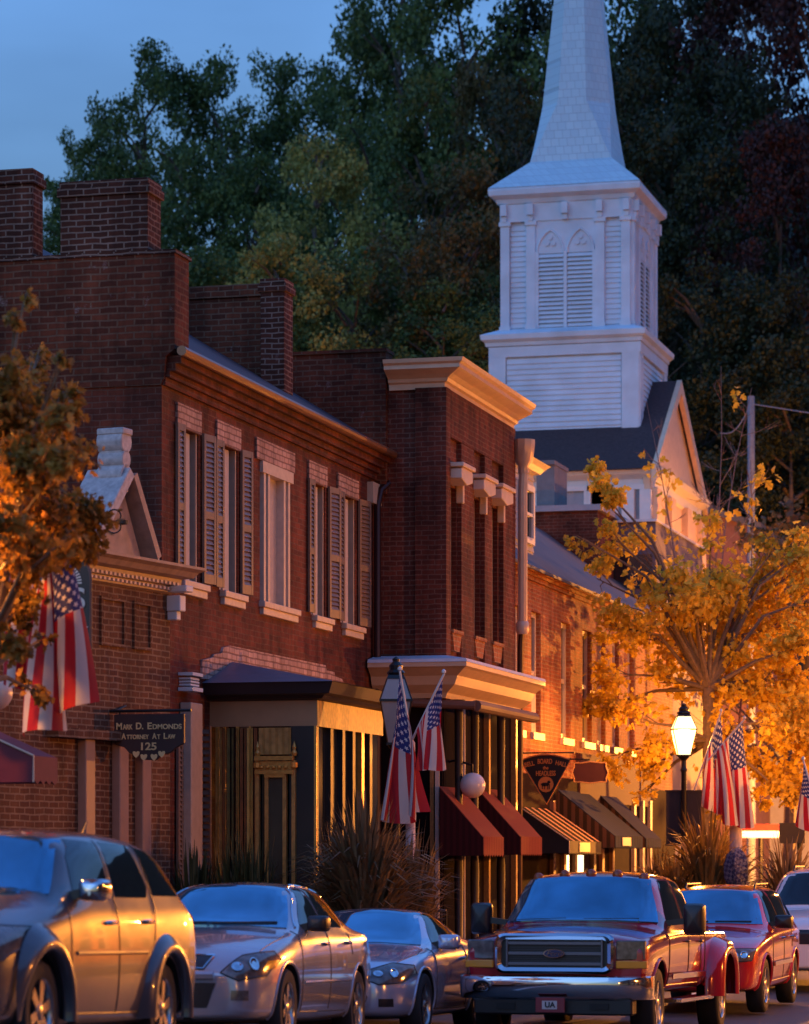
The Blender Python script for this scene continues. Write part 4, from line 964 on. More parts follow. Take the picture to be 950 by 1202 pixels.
def checkmat():
    m, nt, b = newmat('blue_checked_cloth'); L = nt.links; tc = N(nt, 'ShaderNodeTexCoord'); mp = N(nt, 'ShaderNodeMapping'); mp.inputs['Rotation'].default_value = (.3,.5,.4)
    L.new(tc.outputs['Object'], mp.inputs['Vector']); ck = N(nt, 'ShaderNodeTexChecker'); ck.inputs['Scale'].default_value = 17; L.new(mp.outputs[0], ck.inputs['Vector'])
    no = N(nt, 'ShaderNodeTexNoise'); no.inputs['Scale'].default_value = 9; L.new(tc.outputs['Object'], no.inputs['Vector'])
    ck.inputs['Color1'].default_value = (.02,.025,.10,1); ck.inputs['Color2'].default_value = (.20,.20,.26,1)
    mx = N(nt, 'ShaderNodeMix', data_type='RGBA'); L.new(no.outputs['Fac'], mx.inputs['Factor']); L.new(ck.outputs['Color'], mx.inputs['A']); mx.inputs['B'].default_value = (.03,.025,.06,1)
    L.new(mx.outputs['Result'], b.inputs['Base Color']); b.inputs['Roughness'].default_value = .85; return m
# checked cloth bundle
pb = place(865, 1046, 57.9); g = MB(); k = 22; prof = [(.02,.0),(.13,.04),(.2,.25),(.21,.5),(.17,.68),(.09,.78),(.02,.82)]; seg = 28; pts = []
for r_, z in prof:
    for j in range(seg+1):
        a = 2*math.pi*j/seg; rr = r_*(1+.16*math.cos(a*5+z*3)+.07*math.sin(a*11)); pts.append((rr*math.cos(a), rr*math.sin(a), z))
g.grid(pts, len(prof), seg+1)
o = g.build('cloth_bundle', checkmat(), None, smooth=True, angle=80); o.location = pb
tag(o, 'bundled dark blue and white checked cloth tied at the foot of the pale post', 'cloth')
# ---------------------------------------------------------------- signs
GL = mat('gold_sign_lettering', (.78,.52,.22), .5, var=.05); GLd = mat('pale_sign_lettering', (.70,.62,.52), .5, var=.05)
MAR = mat('dark_maroon_sign_board', (.035,.010,.012), .5, var=.15)
t_ = (134-CX)/F; sg_s = (yc + lw(134, 850)[0]*math.cos(rz0)) - .12
sgn = empty('hanging_sign', 'dark maroon hanging sign with gold serif lettering beside the brown brick shop', 'sign')
def SX(px): return n_at(px, sg_s)
def SZ(py): return z_at(py, -12.4, sg_s)
g = MB(); pl = [(134,838),(216,838),(216,873),(208,877),(200,884),(190,886),(184,892),(168,892),(162,886),(152,884),(146,877),(134,873)]
g.prism([(SX(a), sg_s, SZ(b)) for a, b in reversed(pl)], (0,.05,0)); g.build('board', MAR, sgn, bevel=.006)
# hung from an iron bracket with scrolls
g = MB(); g.tube([(SX(128), sg_s+.025, SZ(834)), (SX(224), sg_s+.025, SZ(834))], .018, 8); g.tube([(SX(140),sg_s+.025,SZ(834)),(SX(140),sg_s+.025,SZ(839))], .01, 6); g.tube([(SX(210),sg_s+.025,SZ(834)),(SX(210),sg_s+.025,SZ(839))], .01, 6)
g.tube([(SX(134),sg_s+.025,SZ(834)),(SX(134)-.0,sg_s+.4,SZ(826)),(SX(134)-.05,sg_s+.8,SZ(818))], .014, 6)
g.build('bracket', BLACKM, sgn)
def ft(b, p0, p1, py, hpx, **k): kz = depth(-12.4, sg_s)/F; return fit_text('lettering', b, SX(p0), SX(p1), SZ(py), hpx*kz, sg_s-.008, GL, sgn, bold=.02, **k)
for b_, p0_, p1_, py_, h_ in (('M',137,143.5,852,8),('ARK',144.5,156,853,6),('D.',160,168.5,852,8),('E',173.5,178.5,852,8),('DMONDS',179.5,213.5,853,6),('A',143,148,864,7),('TTORNEY',149,175,864.8,5.3),('A',179,184,864,7),('T',184.8,188.5,864.8,5.3),('L',192.5,196.5,864,7),('AW',197.2,206,864.8,5.3),('125',166,184,876,9)): ft(b_, p0_, p1_, py_, h_)
g = MB()
for px, py in ((160,885),(169,888.5),(181,888.5),(190,885)):
    c = Vector((SX(px), sg_s-.008, SZ(py))); g.prism([c+Vector((.045*math.sin(t)**3, 0, .04*math.cos(t)-.016*math.cos(2*t)-.008*math.cos(3*t)))*1.0 for t in [2*math.pi*i/16 for i in range(16)]], (0,.006,0))
g.build('heart_ornament', GL, sgn)
# arched sign at the left
s2 = 28.6
ar = empty('arched_sign', 'dark arched projecting sign with pale fan ornament, partly hidden by the bright flag', 'sign')
def AX(px): return n_at(px, s2)
def AZ(py): return z_at(py, -10.8, s2)
cxp, r0 = 72, 33
arc = [(cxp+r0*math.cos(R(t)), 680-r0*math.sin(R(t))*1.1) for t in range(0, 181, 12)]
g = MB(); g.prism([(AX(a), s2, AZ(b)) for a, b in ([(cxp+r0,762)]+arc+[(cxp-r0,762)])], (0,.06,0)); g.build('board', mat('dark_green_sign_board', (.02,.012,.012), .45, var=.1), ar)
g = MB(); g.tube([(AX(a), s2+.02, AZ(b)) for a, b in ([(cxp+r0,762)]+arc+[(cxp-r0,762),(cxp+r0,762)])], .022, 6); g.build('sign_rim', mat('brown_sign_rim', (.14,.075,.055), .5), ar)
g = MB()
for t in range(0, 181, 9):
    a0, a1 = R(t-2.6), R(t+2.6)
    g.prism([(AX(cxp+rr_*math.cos(aa)), s2-.006, AZ(684-rr_*math.sin(aa))) for rr_, aa in ((16,a0),(16,a1),(24,a1),(24,a0))], (0,.006,0))
g.build('fan_ornament', GLd, ar)
text('lettering', "'S", .30, (AX(90), s2-.008, AZ(704)), (R(90),0,0), GLd, ar, bold=.004); text('lettering', 'or', .16, (AX(93), s2-.008, AZ(738)), (R(90),0,0), GLd, ar, shear=.3)
# black iron sign arm near the pediment
pa = place(118, 612, 33.5); g = MB(); g.tube([pa, place(146,613,33.5)], .016, 6)
for sgz in (-1, 1): g.tube([Vector(place(134,612,33.5))+Vector((.08*math.cos(t), 0, sgz*(.06+.07*math.sin(t)))) for t in [R(q) for q in range(-60, 260, 30)]], .009, 5)
g.lathe([(.01,0),(.07,.01),(.07,.05),(.01,.06)], Vector(place(143,614,33.5))-Vector((0,0,.02)), seg=12); g.tube([place(118,612,33.5), Vector(place(118,612,33.5))+Vector((-1.0,1.2,.1))], .014, 6)
tag(g.build('sign_arm', BLACKM), 'black scrolled iron sign arm in front of the small white pediment', 'sign arm')
# round lamp globe at far left and A0's maroon awning
o = MB(); o.lathe([(.001,-.17)]+[(.17*math.cos(R(t)), .17*math.sin(R(t))) for t in range(-75, 76, 15)]+[(.001,.17)], seg=20); o = o.build('globe_lamp', mat('peach_globe_glass', (.75,.55,.42), .3, var=0), None, smooth=True)
o.location = place(-6, 813, 29); tag(o, 'pale peach globe lamp at the far left edge above the maroon awning', 'lamp')
def awning(name, n, y0, y1, ztop, out, drop, val, m_top, m_side, label, pipe=None, closed=True, vm=None, group=None):
    o = empty(name, label, 'awning', (0,0,0), 0, group)
    zb = ztop-drop; k = 12
    g = MB(); g.prism([(n,y0,ztop),(n+out,y0,zb),(n+out,y0,zb-.015),(n,y0,ztop-.02)], (0,y1-y0,0)); g.build('canopy', m_top, o)
    # scalloped valance
    g = MB(); kk = max(4, int((y1-y0)/.16)); pts = [(y0,zb-.002)]
    for i in range(kk): 
        a, b = lerp(y0,y1,i/kk), lerp(y0,y1,(i+1)/kk)
        pts += [(a, zb-val+.02), ((a+b)/2, zb-val-.02)]
    pts += [(y1,zb-val+.02),(y1,zb-.002)]
    g.prism([(n+out+.004,a,b) for a,b in pts], (.01,0,0)); vl = g.build('valance', vm or m_top, o)
    for yy in (y0-.012, y1+.002):
        g = MB()
        if closed: g.prism([(n+.004,yy,ztop-.03),(n+out,yy,zb-.016),(n+out,yy,zb-val),(n+.004,yy,zb-val)], (0,.01,0))
        else: g.tube([(n,yy,zb-.05),(n+out,yy,zb-.05)], .015, 5)
        g.build('side_panel', m_side, o)
    if pipe:
        g = MB(); g.tube([(n,y0-.02,ztop),(n+out+.012,y0-.02,zb),(n+out+.012,y0-.02,zb-val)], .012, 5); g.build('piping', pipe, o)
    return o
def aw_px(n, px0, px1, pyt, pxo, pyb):
    """facade plane n: top corners at px0..px1 and height pyt; lower front near corner at (pxo, pyb)"""
    y0, y1 = s_at(px0, n), s_at(px1, n); zt = z_at(pyt, n, y0); no = n_at(pxo, y0); return y0, y1, zt, no-n, zt-z_at(pyb, no, y0)
RUST = stripemat('rust_striped_canvas', (.25,.065,.04), (.17,.04,.025), .12, .7, 'Y'); DRUST = stripemat('dark_maroon_canvas', (.05,.012,.014), (.035,.010,.012), .1, .5, 'X')
y0, y1, zt, ou, dr_ = aw_px(NB+.03, 516, 541, 923, 567, 982); awning('shop_awning', NB+.03, y0, y1, zt, ou, dr_, .30, RUST, DRUST, 'rust-red awning with dark side panel under the cream cornice, left of its twin', group='rust awnings')
y0, y1, zt, ou, dr_ = aw_px(NB+.03, 560, 586, 925, 611, 982); awning('shop_awning', NB+.03, y0, y1, zt, ou, dr_, .30, RUST, DRUST, 'rust-red awning right of the white globe lamp, nearest the striped awning', group='rust awnings')
STR = stripemat('cream_black_striped_canvas', (.012,.008,.008), (.40,.22,.14), .60, .70, 'Y')
y0, y1, zt, ou, dr_ = aw_px(NC+.06, 610, 650, 947, 668, 987); aw3 = awning('shop_awning', NC+.06, y0, y1, zt, ou, dr_, .24, STR, mat('black_canvas', (.012,.009,.009), .8), 'low awning with cream stripes on dark canvas and a small gold plate', pipe=mat('cream_piping', (.6,.42,.3), .6), vm=mat('dark_olive_canvas', (.025,.015,.009), .8))
g = MB(); zz = zt-dr_; g.box(NC+.06+ou+.02, NC+.06+ou+.03, y0+.9, y0+1.9, zz-.21, zz-.03); g.build('gold_plate', GL, aw3)
SL = stripemat('slate_blue_canvas', (.018,.028,.075), (.014,.02,.055), .3, .5, 'Y')
y0, y1, zt, ou, dr_ = aw_px(NC+.06, 655, 690, 927, 722, 981); aw4 = awning('shop_awning', NC+.06, y0, y1, zt, ou, dr_, .24, SL, stripemat('striped_dark_side', (.022,.014,.014), (.06,.03,.03), .16, .5, 'X'), 'slate grey awning with a small pale plate, nearer of the two slate awnings', group='slate awnings')
g = MB(); zz = zt-dr_; g.box(NC+.06+ou+.02, NC+.06+ou+.03, y0+.7, y0+1.6, zz-.2, zz-.03); g.build('pale_plate', mat('lilac_plate', (.35,.28,.30), .5), aw4)
y0, y1, zt, ou, dr_ = aw_px(NC+.06, 703, 722, 932, 758, 984); awning('shop_awning', NC+.06, y0, y1, zt, ou, dr_, .2, SL, stripemat('striped_dark_side', (0,0,0), (0,0,0), 1), 'steep slate grey awning farther along, beside the dark banner', group='slate awnings')
MARC = mat('maroon_canvas', (.13,.018,.03), .8, var=.1)
ya_ = s_at(39, -11.25); aw0 = awning('shop_awning', -12.2, ya_, ya_+.62, z_at(838, -12, ya_), .95, .42, .26, MARC, MARC, 'maroon awning with pale piping at the far left under the flags', pipe=mat('cream_piping', (.6,.42,.3), .6))
# white globe lamp between the rust awnings
pg = place(555, 922, 48.6); o = empty('globe_lamp', 'unlit white globe lamp on an arm between the two rust awnings', 'lamp', pg)
g = MB(); rg = 15*48.6/F; g.lathe([(.001,-rg)]+[(rg*math.cos(R(t)), rg*math.sin(R(t))) for t in range(-80, 81, 10)]+[(.001,rg)], seg=24); g.build('globe', mat('milky_globe_glass', (.66,.56,.50), .25, var=.03), o, smooth=True)
g = MB(); g.tube([(0,0,rg),(0,0,rg+.12),(-.3,.1,rg+.2),(-.85,.2,rg+.1)], .02, 6); g.build('arm', BLACKM, o)
# fan-shaped sign
sF = s_at(640, NC+.9)
def FX(px): return n_at(px, sF)
def FZ(py): return z_at(py, NC+.5, sF)
fs = empty('fan_sign', 'black fan-shaped hanging sign with orange lettering and round emblem on the orange brick wall', 'sign')
top = [(610+60*i/10, 886+6*abs(i/5-1)**2*1.0) for i in range(11)]
top = [(611+59*i/10, 886+7*((i-5)/5)**2) for i in range(11)]
g = MB(); g.prism([(FX(a), sF, FZ(b)) for a, b in top+[(642,944)]], (0,.05,0)); g.build('board', mat('black_sign_board', (.014,.011,.011), .5, var=.1), fs)
OR = mat('orange_sign_paint', (.72,.24,.05), .5, var=.05)
g = MB(); g.tube([(FX(a), sF, FZ(b)) for a, b in top+[(642,944),(611,893)]], .014, 5); g.build('sign_rim', OR, fs)
kf = depth(NC+.5, sF)/F
for w_, p0_, p1_, py, hp_, tl in (('BELL',616.0,627.5,897,5.5,.22),('BOARD',631.5,648.5,894,6,0),('HALL',652.5,666,897,5.5,-.22),('the',637.5,644,901.5,4,0),('HEADLESS',629.5,652.5,908,6,0)):
    fit_text('lettering', w_, FX(p0_), FX(p1_), FZ(py), hp_*kf, sF-.008, OR, fs, bold=.02, tilt=tl)
g = MB(); c = Vector((FX(641), sF-.008, FZ(921))); g.prism([c+Vector((.145*math.cos(2*math.pi*i/20),0,.145*math.sin(2*math.pi*i/20))) for i in range(20)], (0,.01,0)); g.build('round_emblem', OR, fs)
g = MB(); c.y -= .006
for dx, dz, a_, b_ in ((-.01,.0,.08,.035),(.06,.04,.03,.03)): g.prism([c+Vector((dx+a_*math.cos(2*math.pi*i/12),0,dz+b_*math.sin(2*math.pi*i/12))) for i in range(12)], (0,.005,0))
for dx in (-.07,-.03,.03,.06): g.prism([c+Vector((dx,0,-.09)),c+Vector((dx+.015,0,-.09)),c+Vector((dx+.015,0,0)),c+Vector((dx,0,0))], (0,.005,0))
g.build('emblem_figure', mat('black_sign_board', (.014,.011,.011)), fs)
g = MB(); g.tube([(FX(610),sF+.025,FZ(884)),(FX(674),sF+.025,FZ(884))], .014, 6); g.tube([(FX(612),sF+.025,FZ(886)),(NC,sF+.025,FZ(880))], .014, 6); g.build('bracket', BLACKM, fs)
# scalloped plum sign board beyond
sP = s_at(690, NC+.8); o = empty('scalloped_sign', 'plum board with thin gold scalloped outline beyond the fan-shaped sign', 'sign')
cpx, cpy = 693, 907; pts = []
for i in range(48):
    t = 2*math.pi*i/48; c_, s_ = math.cos(t), math.sin(t); e = .5
    rx, ry = 21, 12.5; k_ = 1-.12*abs(math.sin(2*t))**.5+.16*abs(math.sin(2*t))**6; pts.append((cpx+rx*(abs(c_)**e)*(1 if c_ > 0 else -1)*k_, cpy-ry*(abs(s_)**e)*(1 if s_ > 0 else -1)*k_))
g = MB(); g.prism([(n_at(a,sP), sP, z_at(b,NC+.5,sP)) for a,b in pts], (0,.05,0)); g.build('board', mat('plum_sign_board', (.07,.025,.03)), o)
g = MB(); g.tube([(n_at(a,sP), sP, z_at(b,NC+.5,sP)) for a,b in pts+[pts[0]]], .014, 5); g.build('sign_rim', mat('brass_outline', (.5,.26,.10), .5), o)
g = MB(); g.tube([(n_at(692,sP),sP+.02,z_at(892,NC+.5,sP)),(NC,sP+.02,z_at(890,NC+.5,sP))], .015, 6); g.build('bracket', BLACKM, o)
# lit strip sign at the street's end, dark sign beside it
sQ = 96; o = empty('strip_sign', 'long sign with red upper strip and glowing cream lower strip at the street end', 'sign')
QX = lambda px: n_at(px, sQ); QZ = lambda py: z_at(py, -9, sQ)
g = MB(); g.box(QX(872), QX(914), sQ, sQ+.25, QZ(975), QZ(967)); g.build('red_panel', mat('dull_red_sign', (.35,.05,.05), .5), o)
g = MB(); g.box(QX(871), QX(915), sQ-.02, sQ+.25, QZ(983), QZ(975.3)); g.build('cream_panel', mat('glowing_cream_sign', (.9,.8,.6), .5, var=0, emit=(1,.76,.42), es=.9), o)
g = MB(); g.tube([(QX(893),sQ+.1,QZ(983)),(QX(893),sQ+.1,-2.2)], .08, 8); g.build('post', BLACKM, o)
o = empty('dark_sign', 'dark square sign on a post beneath the leaves near the right edge', 'sign'); sQ = 62
g = MB(); g.box(n_at(915,sQ), n_at(945,sQ), sQ, sQ+.06, z_at(990,-8,sQ), z_at(966,-8,sQ)); g.build('board', mat('dark_banner_cloth', (.018,.012,.014)), o)
g = MB(); g.tube([(n_at(938,sQ),sQ+.1,z_at(968,-8,sQ)),(n_at(938,sQ),sQ+.1,-2.2)], .05, 8); g.build('post', BLACKM, o)
# utility pole and wires
sU = 98; pu = (n_at(882,sU), sU); g0 = -2.2; zu = z_at(465, pu[0], sU)
o = empty('utility_pole', 'tall plain grey-blue pole right of the church gable', 'pole', (pu[0], pu[1], g0))
g = MB(); g.tube([(0,0,0),(0,0,zu-g0)], [.15,.115], 12); g.build('pole', mat('weathered_grey_wood', (.26,.30,.36), .7, var=.2, scale=8), o, smooth=True)
g = MB(); zz = z_at(474,pu[0],sU)-g0; W0 = [(-12,1,-2.6),(0,0,0),(14,-1,-1.4)]
for (a, b) in ((Vector((-1.0,0,-.9)),Vector((0,0,0))),(Vector((0,0,0)),Vector((15,-3,-2.2)))):
    g.tube([a.lerp(b, i/12)+Vector((0,0,zz-.35*math.sin(math.pi*i/12))) for i in range(13)], .018, 5)
g.build('wire', mat('pale_wire', (.3,.3,.32), .5, var=0), o)
# iron cafe bench and rail in front of the shopfront
sbn = 41.6; xb0, xb1 = n_at(491,sbn), n_at(524,sbn); zg = ground_z(-11,sbn)+.14
o = empty('iron_bench', 'dark iron bench with pale top rail against the dark shopfront behind the small silver coupe', 'bench')
g = MB(); zt_ = z_at(1069,-11.2,sbn); g.tube([(xb0,sbn,zt_),(xb1,sbn,zt_)], .022, 6); g.tube([(xb0,sbn,zt_-.12),(xb1,sbn,zt_-.12)], .016, 6)
for i in range(7): q = lerp(xb0,xb1,i/6); g.tube([(q,sbn,zt_),(q,sbn,zt_-.42)], .010, 5)
g.build('backrest', mat('worn_iron', (.22,.13,.09), .4, metal=.4, var=.2), o)
g = MB(); 
for i in range(4): g.box(xb0, xb1, sbn-.08-i*.1, sbn-.01-i*.1, zt_-.47, zt_-.44)
g.build('seat', BLACKM, o)
for q in (xb0, xb1):
    g = MB(); g.tube([(q,sbn,zt_),(q,sbn,zg)], .02, 6); g.tube([(q,sbn-.38,zt_-.46),(q,sbn-.38,zg)], .02, 6); g.tube([(q,sbn,zt_-.25),(q,sbn-.38,zt_-.25),(q,sbn-.38,zt_-.46)], .015, 6); g.build('leg', BLACKM, o)
# ---------------------------------------------------------------- plants
BL = leafmat('tawny_grass_blades', [(.06,.045,.02),(.15,.09,.04),(.24,.15,.07),(.10,.09,.04)], .2)
def grass_plant(label, n, s, h, w, count, m, seed, broad=.03, pot=True, cat='plant', group=None):
    rd = random.Random(seed); zg = ground_z(-11, s)+.14; o = empty('potted_grass' if pot else 'leafy_shrub', label, cat, (n, s, zg), 0, group)
    zp = .45 if pot else .0
    if pot:
        g = MB(); g.lathe([(.2,0),(.26,.05),(.33,.40),(.37,.42),(.37,.47),(.3,.47)], seg=18); g.build('pot', mat('terracotta_pot', (.25,.11,.07), .8, var=.15), o, smooth=True)
    g = MB()
    for i in range(count):
        a = rd.uniform(0, 2*math.pi); r0 = rd.uniform(0, .22); l = h*rd.uniform(.55, 1.12); out = w*rd.uniform(.15, 1.0); d = Vector((math.cos(a), math.sin(a), 0)); pd = Vector((-d.y, d.x, 0))
        base = d*r0+Vector((0,0,zp)); k = 6; i0 = len(g.v); tw = rd.uniform(-.5,.5)
        for q in range(k):
            t = q/(k-1); p = base+d*out*t**1.6+Vector((0,0,l*(t*1.35-.55*t**2.6*(.4+out/w)))); ww = broad*(1-t)**.5*(.5+.5*min(1,t*5)) if q < k-1 else .002
            ax = (pd+Vector((0,0,tw))).normalized(); g.v += [tuple(p-ax*ww), tuple(p+ax*ww)]
        for q in range(k-1): g.f.append((i0+2*q, i0+2*q+1, i0+2*q+3, i0+2*q+2))
    g.build('foliage', m, o); return o
def pp(px, Z): q = place(px, 1000, Z); return q[0], q[1]
q = pp(428, 38.5); grass_plant('wide fountain of tawny grass before the shop bay, left of the pale flag post', *q, 2.0, 1.0, 760, BL, 1)
q = pp(480, 40.2); grass_plant('tawny grass crowding round the foot of the pale flag post', *q, 1.7, .7, 420, BL, 2)
q = pp(398, 40.0); grass_plant('tawny grass close to the bay corner post', *q, 1.75, .6, 340, BL, 9)
GRL = leafmat('dark_shrub_leaves', [(.02,.03,.012),(.05,.06,.02),(.09,.08,.03)], .2)
q = pp(228, 39.0); grass_plant('small dark shrub by the beige pilaster, above the silver sedan', *q, 1.85, .36, 420, GRL, 3, .03, False)
q = pp(276, 39.2); grass_plant('leafy dark green shrub beneath the golden drapes', *q, 1.95, .42, 460, GRL, 4, .03, False)
q = pp(298, 39.0); grass_plant('twiggy dark shrub right of the green one under the golden drapes', *q, 2.05, .4, 300, GRL, 5, .018, False)
ORL = leafmat('amber_grass_blades', [(.09,.06,.02),(.22,.13,.04),(.32,.20,.07)], .25)
for i, (px, Z, h, w) in enumerate(((775,60,1.5,.8),(792,58.5,1.4,.75),(830,58.5,2.3,1.05),(852,60,2.0,.9))):
    q = pp(px, Z); grass_plant(['amber grass clump left of the glowing lamp foot by the slate awning','low amber grass clump just left of the dark lamp post','tall amber grass clump between lamp post and pale post','amber grass clump close behind the pale post'][i], *q, h, w, 300, ORL, 20+i, .035, cat='plant', group='amber grasses round the lamp')
q = pp(925, 58); grass_plant('dark spiky grass above the white vehicle near the right edge', *q, 1.75, 1.0, 260, BL, 31, .03)
# ---------------------------------------------------------------- trees
BARK = mat('tree_bark', (.10,.07,.05), .9, var=.35, scale=9, bump=.6, bscale=18)
def leaf(g, p, size, rd, down=0.0):
    a = Vector((rd.gauss(0,1), rd.gauss(0,1), rd.gauss(0,1)-down)).normalized()
    b = a.cross(Vector((rd.gauss(0,1), rd.gauss(0,1), rd.gauss(0,1)))).normalized(); c = a.cross(b)
    L_ = size*rd.uniform(.65, 1.25); w = L_*.36; i = len(g.v)
    if down:      # lobed leaf, folded along the midrib
        for f_, s_, t_ in ((0,0,0),(.30,1.25,.45),(.42,.55,.2),(.68,.95,.35),(1.02,0,0),(.68,-.95,.35),(.42,-.55,.2),(.30,-1.25,.45)):
            g.v.append(tuple(p+a*L_*f_+b*w*s_+c*w*t_))
        g.f.append((i, i+1, i+2, i+3, i+4)); g.f.append((i, i+4, i+5, i+6, i+7)); return
    g.v += [tuple(p), tuple(p+a*L_*.45+b*w+c*w*.25), tuple(p+a*L_), tuple(p+a*L_*.45-b*w+c*w*.25)]
    g.f.append((i, i+1, i+2, i+3))
def limb(g, p, d, l, r, rd, depth, tips, bend=.25, seg=6, split=3):
    pts = [p]; q = p.copy(); dd = d.normalized(); rr = [r]
    for k in range(4):
        dd = (dd+Vector((rd.uniform(-1,1), rd.uniform(-1,1), rd.uniform(-.3,.8)))*bend*.5).normalized(); q = q+dd*l/4; pts.append(q.copy()); rr.append(r*(1-.16*(k+1)))
        if depth <= 1: tips.append((q.copy(), dd.copy()))
    g.tube(pts, rr, seg, cap=False)
    if depth > 0:
        for k in range(split):
            t = rd.uniform(.45, 1.0) if k else 1.0; at = pts[int(t*4)]
            nd = (dd+Vector((rd.gauss(0,1), rd.gauss(0,1), rd.gauss(.25,.6)))*.75).normalized(); limb(g, at, nd, l*rd.uniform(.6,.85), rr[int(t*4)]*.62, rd, depth-1, tips, bend, max(4, seg-1), split)
def far_tree(seed, m, H=18.0, W=12.0, nclump=84, per=230, ls=.27, label=None, shape=0):
    """tapered trunk and limbs; leaf faces gathered in clumps spread through an uneven crown"""
    rd = random.Random(seed); o = empty('tree', label, 'tree', (0,0,0))
    g = MB(); g.tube([(0,0,-1.5),(.1,0,H*.2),(-.1,.1,H*.45),(.1,0,H*.8)], [H*.022, H*.018, H*.012, H*.003], 8)
    cl = []
    ph = [rd.uniform(0, 6.3) for _ in range(4)]
    while len(cl) < nclump:
        t = rd.random(); z = H*(.16+.84*t); a = rd.uniform(0, 2*math.pi)
        env = math.sin(math.pi*min(1, max(0, (t*.86+.12)))**(.8 if shape == 0 else 1.2))**.7*(1+.22*math.sin(3*a+ph[0]+t*5)+.16*math.sin(5*a+ph[1]-t*7))
        r = W/2*env*rd.uniform(.35, 1)**.5
        cl.append((Vector((r*math.cos(a), r*math.sin(a), z)), rd.uniform(.55, 1.25)*W*.085))
    for c, r in cl[:26]:
        st = Vector((0,0,max(H*.15, c.z-c.xy.length*.75))); g.tube([st, st.lerp(c, .5)+Vector((0,0,.3)), c], [H*.007, H*.004, H*.0015], 5)
    g.build('trunk', BARK, o)
    g = MB()
    for c, r in cl:
        for _ in range(int(per*r/(W*.085))):
            v = Vector((rd.gauss(0,1), rd.gauss(0,1), rd.gauss(0,.75))); v = v.normalized()*r*rd.uniform(.2, 1.25)**.6
            leaf(g, c+v, ls, rd)
    g.build('crown', m, o); return o
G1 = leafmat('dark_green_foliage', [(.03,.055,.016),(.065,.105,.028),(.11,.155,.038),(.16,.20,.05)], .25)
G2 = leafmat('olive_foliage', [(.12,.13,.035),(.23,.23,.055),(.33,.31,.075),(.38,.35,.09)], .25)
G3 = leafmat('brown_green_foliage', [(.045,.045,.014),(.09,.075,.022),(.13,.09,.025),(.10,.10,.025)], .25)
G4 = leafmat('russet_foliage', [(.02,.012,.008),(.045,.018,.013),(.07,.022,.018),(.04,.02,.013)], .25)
G5 = leafmat('shade_darkened_foliage', [(.012,.020,.008),(.025,.035,.012),(.04,.05,.016),(.06,.065,.02)], .2)  # foliage copy with the right side's shade put into the leaf colour
protos = {}
def proto(kind, v):
    k = (kind, v)
    if k not in protos:
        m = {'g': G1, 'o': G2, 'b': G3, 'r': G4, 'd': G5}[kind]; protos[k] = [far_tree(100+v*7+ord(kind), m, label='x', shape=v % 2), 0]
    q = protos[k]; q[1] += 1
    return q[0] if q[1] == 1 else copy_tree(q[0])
names = {'g': 'dark green', 'o': 'yellowish olive', 'b': 'brownish green', 'r': 'dark russet'}
# (px centre, py crown top, distance, height m, crown width m, kind, label)
TL = [(170,62,150,17,8.0,'g','tall dark green tree standing highest above the near brick chimney'),(118,140,153,12,6.0,'g','low spreading tree at the left edge of the wooded skyline'),
 (262,80,152,18,8.5,'g','broad dark tree on the skyline right of the tallest left one'),(335,78,156,19,8.5,'g','full dark green skyline tree with twin tops left of the notch of sky'),
 (415,15,172,24,9.5,'g','very tall dark tree rising just left of the wooded summit'),(470,-40,168,26,10,'g','tall dark tree on the summit whose top leaves the photo, left of centre'),(545,-50,160,26,12,'g','wide blue-green tree at the top centre'),
 (215,175,135,17,8,'g','dark tree behind the near chimney top'),(300,190,134,16,8,'g','dark tree in the middle of the left wood'),(372,170,128,17,8,'o','yellowish olive tree lit from the street, middle of the wood'),(330,285,118,12,7.5,'o','low olive tree just above the far chimney'),
 (432,150,140,20,9,'g','tall dark tree behind the yellowish olive one'),(500,110,138,22,9.5,'g','tall green tree left of the steeple, middle rank'),(415,300,120,13,7.5,'g','dark green tree just above the party wall'),
 (585,60,142,24,9,'b','brownish tree just left of the spire tip'),(480,270,121,14,8,'b','brownish green tree above the cream cornice'),(545,240,124,16,8,'b','brownish green tree beside the belfry, left'),(580,330,122,12,7,'g','low dark tree touching the belfry on its left'),
 (640,-20,160,26,11,'b','tall tree behind the spire'),(725,-30,158,26,11,'g','tall dark tree behind the spire on its right'),(800,-20,150,25,10,'g','tall near-black tree right of the spire tip'),(880,-60,146,26,11,'r','tall dark russet tree at the upper right'),(955,-50,142,25,10,'r','dark russet tree cut by the upper right edge'),
 (690,200,130,16,9,'b','brown-green tree hidden partly behind the belfry'),(790,130,132,18,9,'b','brownish tree right of the belfry'),(850,180,128,18,9,'g','dark tree right of the belfry, second rank'),(915,160,126,18,9,'r','russet tree over the utility pole'),(825,320,120,14,8,'g','dark tree behind the church gable peak'),
 (890,330,119,14,8,'b','brown-green tree directly behind the utility pole'),(950,330,118,14,8,'g','dark tree at the right edge level with the church gable'),(860,440,116,11,7.5,'g','low dark tree behind the bare saplings'),(930,460,115,11,8,'b','low brownish tree right of the utility pole'),
 (250,300,121,12,7.5,'g','low dark tree behind the brick parapet step'),(90,235,150,8,6,'g','small dark bush-like tree in the gap between the chimneys'),
 (520,340,118,10,7,'g','low dark green tree right above the cream cornice'),(640,350,119,12,8,'g','low dark tree behind the belfry base'),(720,340,120,13,8,'g','low dark tree behind the church tower on its right'),(590,150,150,22,10,'b','brownish tree of the third rank left of the spire'),(760,20,146,24,10,'b','brown-green tree close right of the spire'),
 (740,80,136,19,9,'g','dark tree between the spire and the tall right-hand trees'),(850,60,138,20,10,'g','dark green tree in the second rank at the upper right'),(610,110,136,19,9,'g','dark tree close left of the spire, second rank'),(525,180,132,17,9,'b','brownish tree filling the middle of the wood left of the belfry')]
